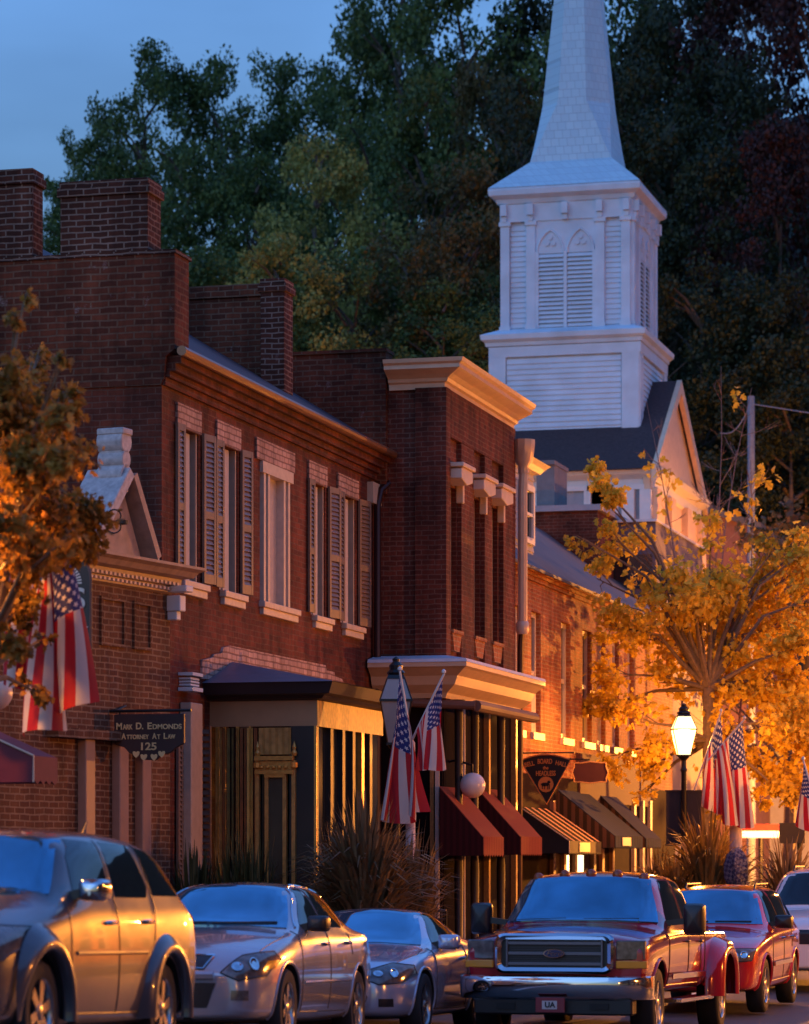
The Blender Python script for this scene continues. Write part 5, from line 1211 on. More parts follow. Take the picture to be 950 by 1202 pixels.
for i, (px, py, Z, H, Wd, k, lb) in enumerate(TL):
    if px > 590 and k in 'gb' and py > -25: k = 'd'  # right-hand trees take the copy darkened for shade
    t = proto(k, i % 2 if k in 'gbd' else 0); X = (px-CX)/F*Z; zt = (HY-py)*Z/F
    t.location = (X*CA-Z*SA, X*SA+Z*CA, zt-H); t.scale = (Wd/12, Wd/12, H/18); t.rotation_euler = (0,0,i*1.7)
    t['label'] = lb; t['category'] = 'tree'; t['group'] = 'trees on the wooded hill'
# ---- amber street tree
AMB = leafmat('amber_leaves', [(.30,.18,.02),(.60,.38,.03),(.80,.52,.04),(.74,.54,.06)], .4)
def street_tree(label, px, Z, boxes, m, seed, ls, trunk_top, rtr, per, twig=.12, branch_n=60):
    """boxes: list of (px, py, radius px, density) clumps of the crown as seen, given real depth around the trunk"""
    rd = random.Random(seed); q = place(px, 1000, Z); zg = ground_z(-10.5, q[1])+.10
    o = empty('street_tree', label, 'tree', (q[0], q[1], zg)); O = Vector((q[0], q[1], zg)); k = Z/F
    side = Vector((CA, SA, 0)); view = Vector((-SA, CA, 0)); zf = (HY-trunk_top)*k-zg
    g = MB(); g.tube([(0,0,-.1),(0,0,.15),(.02,0,zf*.5),(0,.02,zf)], [rtr*1.5, rtr*1.1, rtr, rtr*.8], 10)
    L_ = MB(); fork = Vector((0,0,zf))
    for (x, y, r, dn) in boxes:
        dpt = rd.uniform(-1, 1)*1.5*(1 if dn > .3 else .5)
        c = side*((x-px)*k)+view*dpt+Vector((0,0,(HY-y)*k-zg)); R_ = r*k
        st = fork if c.z > zf-.3 else Vector((0,0,zf*.8)); mid = st.lerp(c, .5)+Vector((0,0,.18*(c-st).length))*(1 if c.z > zf+1 else .3)
        g.tube([st, st.lerp(mid,.5)+Vector((rd.uniform(-.06,.06),0,0)), mid, mid.lerp(c,.6), c], [rtr*.42, rtr*.34, rtr*.24, rtr*.14, rtr*.06], 6, cap=False)
        nt_ = max(3, int(7*dn*r/30))
        for _ in range(nt_):
            v = Vector((rd.gauss(0,1), rd.gauss(0,1), rd.gauss(.2,.8))).normalized()*R_*rd.uniform(.5, 1.1); e = c+v
            g.tube([mid.lerp(c, rd.uniform(.4,1)), c+v*.5+Vector((0,0,.05)), e], [rtr*.10, rtr*.06, rtr*.02], 4, cap=False)
            cnt = int(per*dn*(r/30)**1.6/nt_*rd.uniform(.5,1.5))
            for _ in range(cnt):
                w = Vector((rd.gauss(0,1), rd.gauss(0,1), rd.gauss(0,.8)))*R_*.27; leaf(L_, e+w, ls, rd, .9)
    g.build('trunk', mat('amber_bark', (.16,.11,.07), .85, var=.3, scale=14, bump=.5), o, smooth=True); L_.build('crown', m, o); return o
BX = [(835,640,34,.22),(760,650,30,.3),(718,640,26,.55),(700,590,22,.7),(702,560,16,.8),(795,700,38,1.2),(855,690,40,1.2),(905,680,36,.8),(745,710,34,.6),(715,735,26,.4),(770,745,34,1.2),(820,735,34,1.0),(880,740,40,1.2),(925,730,34,1.0),(735,790,30,.4),(775,800,26,.5),(715,825,26,.7),(745,850,32,.6),
 (770,880,28,.8),(725,885,24,.6),(760,905,22,.5),(870,800,36,.9),(910,800,36,1.1),(940,760,34,1.0),(890,850,38,.8),(925,860,36,1.0),(945,900,34,1.0),(900,905,30,.9),(920,940,24,1.0),(890,940,18,.6),(940,820,34,1.0),(838,905,20,.5),(845,950,24,.7),(960,700,36,.9),(960,860,36,.9),(762,930,12,.6),(850,760,34,.5),(800,775,24,.35),(858,860,26,.6),(945,640,28,.6),(700,680,24,.5),(680,640,16,.35),(655,905,8,.0)]
BX += [(905,650,26,.3),(935,670,32,.8),(955,640,30,.6),(830,810,30,.4)]
BX = [b for b in BX if b[3] > 0]
street_tree('amber-leaved street tree glowing behind the lit lamp at the right', 832, 63.5, BX, AMB, 5, .16, 808, .15, 340)
# bare saplings against the gable
def sapling(label, px, Z, top, seed, lean, r=.05, leaves=None):
    rd = random.Random(seed); q = place(px, 1000, Z); zg = -2.2; o = empty('bare_sapling', label, 'tree', (q[0], q[1], zg), 0, 'thin bare saplings')
    H = (HY-top)*Z/F-zg; side = Vector((CA, SA, 0)); g = MB(); pts = []
    for i in range(9):
        t = i/8; pts.append(side*(lean*t*t+.12*math.sin(t*7+seed))+Vector((0,0,H*t)))
    g.tube(pts, [r*(1-.88*i/8) for i in range(9)], 6); L_ = MB()
    for i in range(26):
        t = rd.uniform(.42, .97); b = pts[min(7, int(t*8))].lerp(pts[min(8, int(t*8)+1)], (t*8) % 1); d = Vector((rd.gauss(0,1), rd.gauss(0,1), abs(rd.gauss(1.1,.5)))).normalized(); l = rd.uniform(.5, 1.5)*(1.25-t)*1.6
        g.tube([b, b+d*l*.5, b+d*l+Vector((0,0,.15*l))], [r*.3*(1.1-t)+.006, .008, .004], 4); e = b+d*l
        for _ in range(3): d2 = (d+Vector((rd.gauss(0,.6), rd.gauss(0,.6), .3))).normalized(); s0 = b.lerp(e, rd.uniform(.3,.9)); g.tube([s0, s0+d2*l*.45], [.007,.003], 4)
        if leaves and rd.random() < leaves: 
            for _ in range(9): leaf(L_, e+Vector((rd.gauss(0,.12), rd.gauss(0,.12), rd.gauss(0,.15))), .2, rd, .8)
    g.build('trunk', mat('pinkish_sapling_bark', (.20,.12,.11), .8, var=.2), o)
    if leaves and L_.v: L_.build('crown', AMB, o)
sapling('thin bare sapling crossing the church gable, leaning left', 812, 72, 470, 3, -1.0, .05, .25)
sapling('tall thin bare sapling right of the church gable', 838, 74, 430, 8, .1, .05)
sapling('thin bare sapling leaning right between gable and utility pole', 826, 71, 455, 12, 1.1, .05, .15)
sapling('short leafy-tipped sapling in front of the utility pole', 868, 66, 540, 15, .25, .045, .6)
# dim shrub mass at the right below the pole
gq = place(925, 1000, 84); 
t = far_tree(901, leafmat('dim_mixed_foliage', [(.04,.045,.02),(.08,.07,.03),(.20,.12,.04),(.10,.06,.04)], .3), 9, 7, 46, 80, .24, label='dim bushy tree below the utility pole near the right edge')
t.location = (gq[0], gq[1], (HY-600)*84/F-9)
# ---- near tree at the left edge
YEL = leafmat('yellow_green_leaves', [(.07,.05,.012),(.20,.11,.02),(.42,.20,.03),(.50,.26,.04)], .4)
BX2 = [(32,350,14,.45),(20,385,18,.5),(38,400,14,.5),(12,440,34,.8),(48,440,22,.6),(30,490,40,1.3),(70,480,24,.6),(95,455,12,.4),(10,530,44,1.6),(60,540,38,1.5),(95,520,22,.8),(92,570,24,1.0),(20,590,44,1.8),(60,610,42,1.7),(90,640,20,.7),(15,650,38,1.4),(50,660,24,.7),(5,700,30,.9),(12,750,26,.9),(35,745,14,.4),(15,800,20,.5),(-20,500,50,1.5),(-25,600,50,1.5),(-30,700,40,1.2),(30,640,30,1.2),(75,590,30,1.2),(45,570,36,1.5)]
street_tree('yellow-green leaved street tree close by at the left edge', -25, 25.5, BX2, YEL, 11, .078, 800, .09, 300)
# ---------------------------------------------------------------- vehicles (front towards -y, origin on the road under the front bumper)
def paint(name, col, rough=.28, metal=.55):
    if name in MC: return MC[name]
    m, nt, b = newmat(name); L = nt.links
    b.inputs['Base Color'].default_value = (*col, 1); b.inputs['Metallic'].default_value = metal; b.inputs['Roughness'].default_value = rough
    b.inputs['Coat Weight'].default_value = 1; b.inputs['Coat Roughness'].default_value = .03
    tc = N(nt, 'ShaderNodeTexCoord'); no = N(nt, 'ShaderNodeTexNoise'); no.inputs['Scale'].default_value = 2.5; no.inputs['Detail'].default_value = 6; L.new(tc.outputs['Object'], no.inputs['Vector'])
    mr = N(nt, 'ShaderNodeMapRange'); L.new(no.outputs['Fac'], mr.inputs['Value']); mr.inputs['To Min'].default_value = rough*.7; mr.inputs['To Max'].default_value = rough*1.5; L.new(mr.outputs['Result'], b.inputs['Roughness'])
    MC[name] = m; return m
CHROME = mat('chrome', (.7,.7,.72), .08, metal=1, var=0)
RUB = mat('tyre_rubber', (.018,.018,.018), .8, var=.1)
BLKP = mat('black_plastic', (.015,.014,.015), .4, var=0)
ALLOY = mat('alloy_rim', (.45,.44,.44), .25, metal=.9, var=.05)
LENS = mat('headlamp_lens', (.17,.15,.14), .10, metal=.35, spec=.9, var=.45, scale=16)
AMBL = mat('amber_lens', (.75,.28,.02), .15, spec=.8, var=.1)
REDL = mat('red_tail_lens', (.5,.01,.01), .15, spec=.8, var=.1)
WGL = mat('sky_tinted_windscreen', (.13,.38,.56), .03, metal=.85, spec=1, var=.28, scale=1.6, ior=1.6)  # mottled blue base stands in for the sky's reflection
SGL = mat('side_glass', (.008,.007,.007), .03, spec=.7, var=0, ior=1.5)
def S(y, w, zb, zbelt, zc, cab=None, bulge=.5, we=.80):
    r = [(.80*w, zb), (.965*w, zb+.05), (w, lerp(zb, zbelt, bulge)), (.985*w, zbelt-.10), (.93*w, zbelt)]
    if cab:
        xr, zr = cab; r += [(xr+.06, zr-.09), (xr*.86, zr-.015), (0, zr+.02)]
    else: r += [(.74*w, lerp(zbelt, zc, .5)), (.42*w, lerp(zbelt, zc, .88)), (0, zc)]
    return (y, r)
class Car:
    def __init__(s, name, label, st, m, loc, cat, wheels, R_, rw=.20, yaw=0, pitch=0, arch=.05, crease=None, stc={4:.35,5:.6}, sub=3, group=None, dual=False, scale=1):
        s.o = empty(name, label, cat, (0,0,0), 0, group); s.W = max(max(p[0] for p in r) for _, r in st); s.m = m; s.R = R_
        g = MB(); n = 8; v = g.v; 
        for y, r in st:
            for x, z in r: v.append((x, y, z))          # right 0..7
            for x, z in r[:-1]: v.append((-x, y, z))    # left 8..14
        K = 15
        def ri(a, i): return a*K+i
        def le(a, i): return a*K+(7 if i == 7 else 8+i)
        for a in range(len(st)-1):
            for i in range(7):
                g.f.append((ri(a,i), ri(a+1,i), ri(a+1,i+1), ri(a,i+1))); g.f.append((le(a,i), le(a,i+1), le(a+1,i+1), le(a+1,i)))
            g.f.append((ri(a,0), le(a,0), le(a+1,0), ri(a+1,0)))
        for a in (0, len(st)-1):
            for i in range(6): g.f.append((ri(a,i), ri(a,i+1), le(a,i+1), le(a,i)))
            g.f.append((ri(a,6), ri(a,7), le(a,6)))
        body = g.build('body', m, s.o, smooth=True, angle=180)
        me = body.data; bm = bmesh.new(); bm.from_mesh(me); cl = bm.edges.layers.float.get('crease_edge') or bm.edges.layers.float.new('crease_edge')
        bm.verts.ensure_lookup_table()
        for e in bm.edges:
            a, b = sorted(q.index for q in e.verts); ra, rb = a//K, b//K; ia, ib = a % K, b % K
            rows = {0:0,1:1,2:2,3:3,4:4,5:5,6:6,7:7,8:0,9:1,10:2,11:3,12:4,13:5,14:6}
            if crease and ia == ib and rows[ia] in crease: e[cl] = crease[rows[ia]]
            if ra == rb and ra in (stc or {}) and rows[ia] >= 4 and rows[ib] >= 4: e[cl] = stc[ra]
            if ra == rb and ra in (0,) : e[cl] = (crease or {}).get('front', .2)
            if ra == rb and ra == len(st)-1: e[cl] = .3
        bm.to_mesh(me); bm.free()
        sb_ = body.modifiers.new('s', 'SUBSURF'); sb_.levels = sub; sb_.render_levels = sub
        s.wheels = wheels; cut = MB()
        for wy in wheels:
            for sg in (-1, 1):
                x0_, x1_ = sg*(s.W-.32), sg*(s.W+.35)
                cut.lathe([(R_+arch, min(x0_,x1_)), (R_+arch, max(x0_,x1_))], (0, wy, R_*.98), 'x', 32)
        cm = cut.build('cutter', mat('wheel_well_black', (.01,.01,.01), .9, var=0)); 
        dg = bpy.context.evaluated_depsgraph_get(); dg.update()
        full = bpy.data.meshes.new_from_object(body.evaluated_get(dg))
        s.bv = BVHTree.FromPolygons([tuple(q.co) for q in full.vertices], [tuple(p.vertices) for p in full.polygons])
        body.modifiers.clear(); body.data = full
        md = body.modifiers.new('b', 'BOOLEAN'); md.object = cm; md.solver = 'EXACT'; md.operation = 'DIFFERENCE'
        try: md.material_mode = 'TRANSFER'
        except Exception: pass
        dg = bpy.context.evaluated_depsgraph_get(); dg.update(); res = bpy.data.meshes.new_from_object(body.evaluated_get(dg)); body.modifiers.clear(); body.data = res
        bm = bmesh.new(); bm.from_mesh(res)
        for f in bm.faces: f.smooth = True
        for e in bm.edges:
            if len(e.link_faces) == 2 and e.calc_face_angle(0) > R(38): e.smooth = False
        bm.to_mesh(res); bm.free()
        bpy.data.objects.remove(cm); s.body = body
        s.o.location = loc; s.o.rotation_euler = (pitch, 0, yaw); s.o.scale = (scale,)*3
        for wy in wheels:
            for sg in (-1, 1): s.wheel(sg, wy, R_, rw, dual and wy == wheels[-1])
    def wheel(s, sg, wy, r, rw, dual=False):
        xo = sg*(s.W-.025+(.09 if dual else 0)); g = MB(); xi = xo-sg*rw; a = .03
        pr = [(r*.66, xi), (r*.93, xi), (r, xi+sg*a), (r, xo-sg*a), (r*.95, xo-sg*.005), (r*.80, xo), (r*.66, xo-sg*.012), (r*.64, xo-sg*.09)]
        g.lathe(pr, (0, wy, r), 'x', 36, cap=False); w = g.build('wheel', RUB, s.o, smooth=True, angle=50)
        g = MB(); g.lathe([(r*.66, xo-sg*.002), (r*.64, xo-sg*.006), (r*.60, xo-sg*.03), (r*.59, xo-sg*.07)], (0, wy, r), 'x', 36, cap=False)
        g.lathe([(r*.16, xo-sg*.05), (r*.16, xo-sg*.015), (r*.12, xo-sg*.008), (.001, xo-sg*.006)], (0, wy, r), 'x', 16)
        for k in range(6):
            t = 2*math.pi*k/6+.3; d = Vector((0, math.cos(t), math.sin(t))); e = Vector((0, -d.z, d.y)); c0 = Vector((xo-sg*.045, wy, r))
            q = []
            for xx in (0, sg*.025):
                for rr_, ww in ((r*.13, r*.085), (r*.62, r*.115)):
                    for q_ in (-1, 1): q.append(c0+Vector((xx,0,0))+d*rr_+e*ww*q_)
            g.hexa([q[0],q[1],q[3],q[2],q[4],q[5],q[7],q[6]])
        g.build('rim', ALLOY, w, smooth=True, angle=30)
        g = MB(); g.lathe([(r*.58, xo-sg*.10), (r*.58, xo-sg*.085)], (0, wy, r), 'x', 24); g.build('brake_disc', BLKP, w)
    def hit(s, mode, a, b):
        if mode == 'f': o, d = Vector((a, -3, b)), Vector((0,1,0))
        elif mode == 'b': o, d = Vector((a, 12, b)), Vector((0,-1,0))
        elif mode == 't': o, d = Vector((a, b, 6)), Vector((0,0,-1))
        elif mode == 'r': o, d = Vector((4, a, b)), Vector((-1,0,0))
        else: o, d = Vector((-4, a, b)), Vector((1,0,0))
        h = s.bv.ray_cast(o, d)
        return (h[0], h[1]) if h[0] is not None else (None, None)
    def patch(s, name, poly, mode, m, off=.004, rings=7, par=None, dens=5, mirror=False, skirt=.02, gathered=None):
        """panel that follows the body surface; poly in (x,z) front, (y,z) side or (x,y) top coordinates"""
        for sg in ((1, -1) if mirror else (1,)):
            md = mode
            if mirror and mode == 'r' and sg < 0: md = 'l'
            P = [(p[0]*(sg if mode in 'fbt' else 1), p[1]) for p in poly]
            B = []
            for i in range(len(P)):
                a, b = P[i], P[(i+1) % len(P)]
                for k in range(dens): B.append((lerp(a[0], b[0], k/dens), lerp(a[1], b[1], k/dens)))
            c = (sum(p[0] for p in B)/len(B), sum(p[1] for p in B)/len(B)); g = MB(); n = len(B); rows = []
            last = None
            def pt(x, y, of):
                nonlocal last
                h, nn = s.hit(md, x, y)
                if h is None: return last if last is not None else Vector((0,0,0))
                last = h+nn*of; return last
            ctr = pt(c[0], c[1], off); g.v.append(tuple(ctr))
            for r_ in range(1, rings+1):
                t = r_/rings
                for p in B: g.v.append(tuple(pt(lerp(c[0],p[0],t), lerp(c[1],p[1],t), off)))
            if skirt:
                for p in B: g.v.append(tuple(pt(p[0], p[1], -skirt)))
            for k in range(n): g.f.append((0, 1+k, 1+(k+1) % n))
            for r_ in range(rings-(0 if skirt else 1)):
                for k in range(n): g.f.append((1+r_*n+k, 1+(r_+1)*n+k, 1+(r_+1)*n+(k+1) % n, 1+r_*n+(k+1) % n))
            o = g.build(name, m, par or s.o, smooth=True, angle=60)
        return o
    def line(s, name, pts, mode, m, r=.006, off=.0, par=None, mirror=False, n=14):
        for sg in ((1, -1) if mirror else (1,)):
            md = 'l' if (mirror and mode == 'r' and sg < 0) else mode; out = []
            for i in range(len(pts)-1):
                for k in range(n):
                    t = k/n; a = lerp(pts[i][0], pts[i+1][0], t)*(sg if mode in 'fbt' else 1); b = lerp(pts[i][1], pts[i+1][1], t); h, nn = s.hit(md, a, b)
                    if h is not None: out.append(h+nn*off)
            a, b = pts[-1][0]*(sg if mode in 'fbt' else 1), pts[-1][1]; h, nn = s.hit(md, a, b)
            if h is not None: out.append(h+nn*off)
            if len(out) > 1: g = MB(); g.tube(out, r, 6); o = g.build(name, m, par or s.body, smooth=True)
    def mirrors(s, y, z, m, w=.22, h=.15, out=.12, tall=False):
        for sg in (1, -1):
            hp, _ = s.hit('r' if sg > 0 else 'l', y, z); x = abs(hp.x) if hp else s.W*.9
            g = MB(); c = Vector((sg*(x+out+w/2), y, z)); k = 12; pr = []
            ex = .28 if tall else .38
            for j, (dy, sc_) in enumerate(((.10,.86),(.09,.97),(.0,1.0),(-.06,.88),(-.095,.5),(-.1,.02))):
                for i in range(20):
                    t = 2*math.pi*i/20; cc, ss = math.cos(t), math.sin(t)
                    pr.append(c+Vector((w/2*sc_*abs(cc)**ex*(1 if cc > 0 else -1), dy, h/2*sc_*abs(ss)**ex*(1 if ss > 0 else -1))))
            i0 = len(g.v); g.v += [tuple(p) for p in pr]
            for j in range(5):
                for i in range(20): g.f.append((j*20+i, j*20+(i+1) % 20, (j+1)*20+(i+1) % 20, (j+1)*20+i))
            g.f.append(tuple(range(20)))
            mo = g.build('wing_mirror', m, s.o, smooth=True, angle=40)
            g = MB(); g.hexa([(sg*(x-.04),y-.05,z-.08),(sg*(x+out+.06),y-.03,z-.05),(sg*(x+out+.06),y+.05,z-.05),(sg*(x-.04),y+.08,z-.08),(sg*(x-.04),y-.05,z-.02),(sg*(x+out+.06),y-.03,z+.02),(sg*(x+out+.06),y+.05,z+.02),(sg*(x-.04),y+.08,z-.02)]); g.build('mirror_arm', BLKP, mo)
            g = MB(); g.lathe([(.001,.0),(.001,.001)], seg=3) if False else None
    def handles(s, lst, m, l=.16):
        for y, z in lst:
            for md, sg in (('r',1),('l',-1)):
                h, nn = s.hit(md, y, z)
                if h is None: continue
                g = MB(); g.tube([h+Vector((-sg*.01,-l/2,0)), h+Vector((sg*.03,-l/2+.02,.004)), h+Vector((sg*.038,0,.006)), h+Vector((sg*.03,l/2-.02,.004)), h+Vector((-sg*.01,l/2,0))], .014, 7); g.build('door_handle', m, s.o, smooth=True)
    def lip(s, m, r=None, th=.025, dz=0):
        for wy in s.wheels:
            for md in ('r','l'):
                pts = []; rr = (r or s.R+.055)
                for t in range(-12, 193, 6):
                    h, nn = s.hit(md, wy+(rr+.012)*math.cos(R(t)), s.R*.98+(rr+.012)*math.sin(R(t)))
                    if h is not None: pts.append(h)
                if len(pts) > 3: g = MB(); g.tube(pts, th, 8); g.build('wheel_arch_lip', m, s.o, smooth=True)
    def wipers(s, pts):
        for a, b in pts:
            g = MB(); p0, n0 = s.hit('f', *a); p1, n1 = s.hit('f', *b)
            if p0 is None or p1 is None: continue
            q = []
            for k in range(9):
                h, nn = s.hit('f', lerp(a[0],b[0],k/8), lerp(a[1],b[1],k/8)); q.append(h+nn*.018)
            g.tube(q, .009, 5); g.build('wiper', BLKP, s.o)
    def headlights(s, poly, bulb, amber=None):
        for sg in (1, -1):
            P = [(x*sg, z) for x, z in poly]; o = s.patch('headlight', P, 'f', LENS, .008)
            g = MB()
            for (x, z, r_) in bulb:
                h, nn = s.hit('f', x*sg, z)
                if h is None: continue
                g.lathe([(r_,0),(r_*1.0,.006),(r_*.82,.008),(r_*.5,-.0),(.001,-.002)], (0,0,0), seg=16); k = 5*16
                q = nn.to_track_quat('Z','Y'); 
                for i in range(len(g.v)-k, len(g.v)): g.v[i] = tuple(h+nn*.010+q@Vector(g.v[i]))
            g.build('reflector', CHROME, o, smooth=True); s.line('lens_rim', [(x*sg, z) for x, z in poly]+[(poly[0][0]*sg, poly[0][1])], 'f', BLKP, .007, .006, par=o, n=5)
            if amber: s.patch('indicator', [(x*sg, z) for x, z in amber], 'f', AMBL, .011, par=o)
def car_at(px_side, Z, n_off=0): pass
SLOPE = lambda s, n=-8: math.atan((ground_z(n, s+4)-ground_z(n, s))/4)
BRZ = paint('bronze_grey_metallic_paint', (.055,.052,.060), .30, .0); SIL = paint('warm_silver_metallic_paint', (.36,.38,.44), .18, .45); SIL2 = paint('cool_silver_metallic_paint', (.50,.54,.66), .18, .45); BURG = paint('burgundy_paint', (.34,.010,.025), .14, .1); REDP = paint('red_metallic_paint', (.42,.012,.018), .15, .1); WHP = paint('white_car_paint', (.75,.72,.70), .3, 0)
# --- 1. retro compact wagon with hooded wings
def put(n_right, s_front, W): return (n_right-W, s_front, ground_z(n_right-W, s_front+1))
W_ = .87; s0 = 19.75
st = [S(.0,.66,.24,.70,.78),S(.10,.76,.22,.78,.90),S(.35,.80,.22,.84,.99),S(.9,.82,.2,.93,1.08),S(1.22,.83,.2,1.0,1.13),S(1.72,.84,.2,1.06,1.5,(.56,1.50)),S(2.1,.845,.2,1.07,1.6,(.60,1.565)),S(2.8,.85,.2,1.08,1.6,(.61,1.585)),S(3.5,.85,.2,1.09,1.58,(.60,1.56)),S(4.05,.84,.22,1.09,1.5,(.56,1.49)),S(4.38,.80,.26,1.05,1.1,(.50,1.12)),S(4.47,.72,.3,.86,.9)]
c = Car('parked_wagon', 'bronze-grey retro wagon with bulging wings parked nearest the camera, cut by the left edge', st, BRZ, (0,0,0), 'car', [.84,3.47], .335, .21, crease={4:.25})
c.o.scale = (1,1,1.12); c.o.location = (-8.10-.87, s0, ground_z(-8.5, s0+1.5)+.02); c.o.rotation_euler = (SLOPE(s0),0,0)
c.patch('windscreen', [(-.66,1.10),(.66,1.10),(.54,1.475),(.3,1.50),(-.3,1.50),(-.54,1.475)], 'f', WGL, .010, 12)
SW = [[(1.62,1.11),(2.32,1.11),(2.34,1.48),(1.92,1.49),(1.74,1.36)],[(2.42,1.11),(3.12,1.12),(3.20,1.20),(3.05,1.49),(2.44,1.49)],[(3.3,1.14),(3.98,1.15),(3.88,1.36),(3.62,1.45),(3.22,1.48)]]
for p in SW: c.patch('side_window', p, 'r', SGL, .004, mirror=True)
for p in ([(2.37,1.50),(2.38,1.0),(2.38,.32)],[(1.42,1.05),(1.40,.7),(1.42,.32)],[(3.22,1.50),(3.26,1.1),(3.18,.82)],[(1.42,.32),(3.0,.32)]): c.line('door_seam', p, 'r', BLKP, .006, mirror=True)
c.line('side_crease', [(1.5,.72),(3.0,.74)], 'r', BRZ, .016, mirror=True)
c.mirrors(1.62, 1.14, CHROME, .22, .15, .07); c.handles([(2.2,.93),(3.02,.95)], CHROME)
# bulging wings: thick hoods over the wheels
for wy in (.84, 3.47):
    for md, sg in (('r',1),('l',-1)):
        g = MB(); k = 24; pts = []
        for i in range(k+1):
            t = R(lerp(-8, 186, i/k)); cy, cz = wy+.0, .33; ta_ = 1-max(0, min(1, (i/k-.55)/.45))**1.3 if wy < 1 else 1
            for j, (ro, xo_) in enumerate(((.40,-.02),(.405,.045),(.43,.07),(.47,.06),(.52,.02),(.58,-.06))):
                rr_ = .40+(ro-.40)*lerp(.35,1,ta_); xo_ = lerp(-.03,xo_,ta_); pts.append((sg*(.85+xo_), cy+rr_*math.cos(t), cz+rr_*math.sin(t)*1.0))
        g.grid(pts, k+1, 6); g.build('wing', BRZ, c.o, smooth=True, angle=70)
c.headlights([(.46,.64),(.76,.66),(.80,.78),(.78,.88),(.52,.88),(.43,.76)], [(.62,.76,.10)])
c.patch('grille', [(-.42,.48),(.42,.48),(.40,.72),(-.40,.72)], 'f', BLKP, .004); c.line('grille_bar', [(-.4,.61),(.4,.61)], 'f', CHROME, .02, .01, par=c.o)
c.patch('tail_light', [(.62,.78),(.76,.80),(.76,1.02),(.66,1.02)], 'b', REDL, .01, mirror=True)
h, nn = c.hit('t', 0, 3.7); g = MB(); g.tube([h, h+Vector((0,.15,.16))], [.02,.006], 6); g.build('aerial', BLKP, c.o)
# --- 2. silver sedan
s0 = 26.3
st = [S(.0,.56,.26,.58,.64),S(.10,.74,.22,.68,.74),S(.45,.84,.2,.80,.88),S(1.0,.88,.19,.90,.98),S(1.38,.89,.19,.945,1.02),S(2.08,.89,.19,.97,1.4,(.56,1.375)),S(2.6,.89,.19,.98,1.45,(.585,1.43)),S(3.3,.89,.19,.985,1.43,(.57,1.415)),S(3.75,.885,.2,1.0,1.3,(.52,1.30)),S(4.25,.87,.22,1.02,1.07,(.47,1.08)),S(4.75,.80,.28,.98,1.0),S(4.87,.70,.34,.85,.88)]
c = Car('parked_sedan', 'warm silver four-door sedan parked second in the kerbside row', st, SIL, (0,0,0), 'car', [.97,3.82], .33, .21, crease={4:.3})
c.o.scale = (1,1,1.12); c.o.location = (-8.28-.89, s0, ground_z(-8.5, s0+1.5)); c.o.rotation_euler = (SLOPE(s0),0,R(2.6))
c.patch('windscreen', [(-.70,1.0),(-.3,1.02),(.3,1.02),(.70,1.0),(.52,1.355),(.25,1.385),(-.25,1.385),(-.52,1.355)], 'f', WGL, .010, 12)
for p in ([(1.75,1.02),(2.5,1.03),(2.5,1.36),(2.28,1.35)],[(2.58,1.03),(3.32,1.04),(3.5,1.2),(3.2,1.34),(2.58,1.37)],[(3.42,1.05),(3.85,1.08),(3.6,1.20)]): c.patch('side_window', p, 'r', SGL, .004, mirror=True)
c.line('window_trim', [(1.62,1.01),(2.2,1.35),(2.55,1.395),(3.2,1.375),(3.65,1.26),(3.95,1.09)], 'r', CHROME, .011, .004, par=c.o, mirror=True)
for p in ([(2.54,1.38),(2.55,1.0),(2.54,.32)],[(1.45,.98),(1.42,.6),(1.44,.30)],[(3.45,1.0),(3.5,.8)],[(1.44,.30),(3.3,.30)]): c.line('door_seam', p, 'r', BLKP, .006, mirror=True)
c.line('side_crease', [(1.5,.55),(3.35,.57)], 'r', SIL, .014, mirror=True)
c.line('bonnet_seam', [(.70,.25),(.76,1.0),(.74,1.35)], 't', BLKP, .005, mirror=True)
c.mirrors(1.83, 1.05, BLKP, .21, .14, .07); c.handles([(2.35,.88),(3.3,.90)], CHROME)
c.headlights([(.46,.62),(.62,.56),(.80,.60),(.84,.74),(.80,.80),(.60,.76)], [(.60,.665,.055),(.72,.69,.06)], [(.775,.64),(.83,.66),(.835,.73),(.79,.72)])
c.patch('upper_grille', [(-.30,.66),(.30,.66),(.36,.76),(-.36,.76)], 'f', BLKP, .006); c.patch('lower_grille', [(-.34,.34),(.34,.34),(.42,.54),(-.42,.54)], 'f', BLKP, .006)
c.line('grille_bar', [(-.40,.60),(.40,.60)], 'f', SIL, .035, .01, par=c.o); c.line('grille_surround', [(-.36,.76),(-.30,.65),(.30,.65),(.36,.76),(-.36,.76)], 'f', CHROME, .012, .006, par=c.o)
g = MB(); h, nn = c.hit('f', 0, .615); g.box(-.09,.09,h.y-.06,h.y-.03,.595,.635); g.box(-.035,.035,h.y-.062,h.y-.03,.575,.655); g.build('emblem', mat('gold_emblem', (.6,.42,.12), .25, metal=.8, var=0), c.o)
c.patch('fog_lamp', [(.56,.40),(.70,.40),(.70,.48),(.56,.48)], 'f', LENS, .006, mirror=True)
c.wipers([((-.62,1.02),(-.05,1.035)),((.0,1.03),(.6,1.04))]); c.lip(SIL, None, .012)
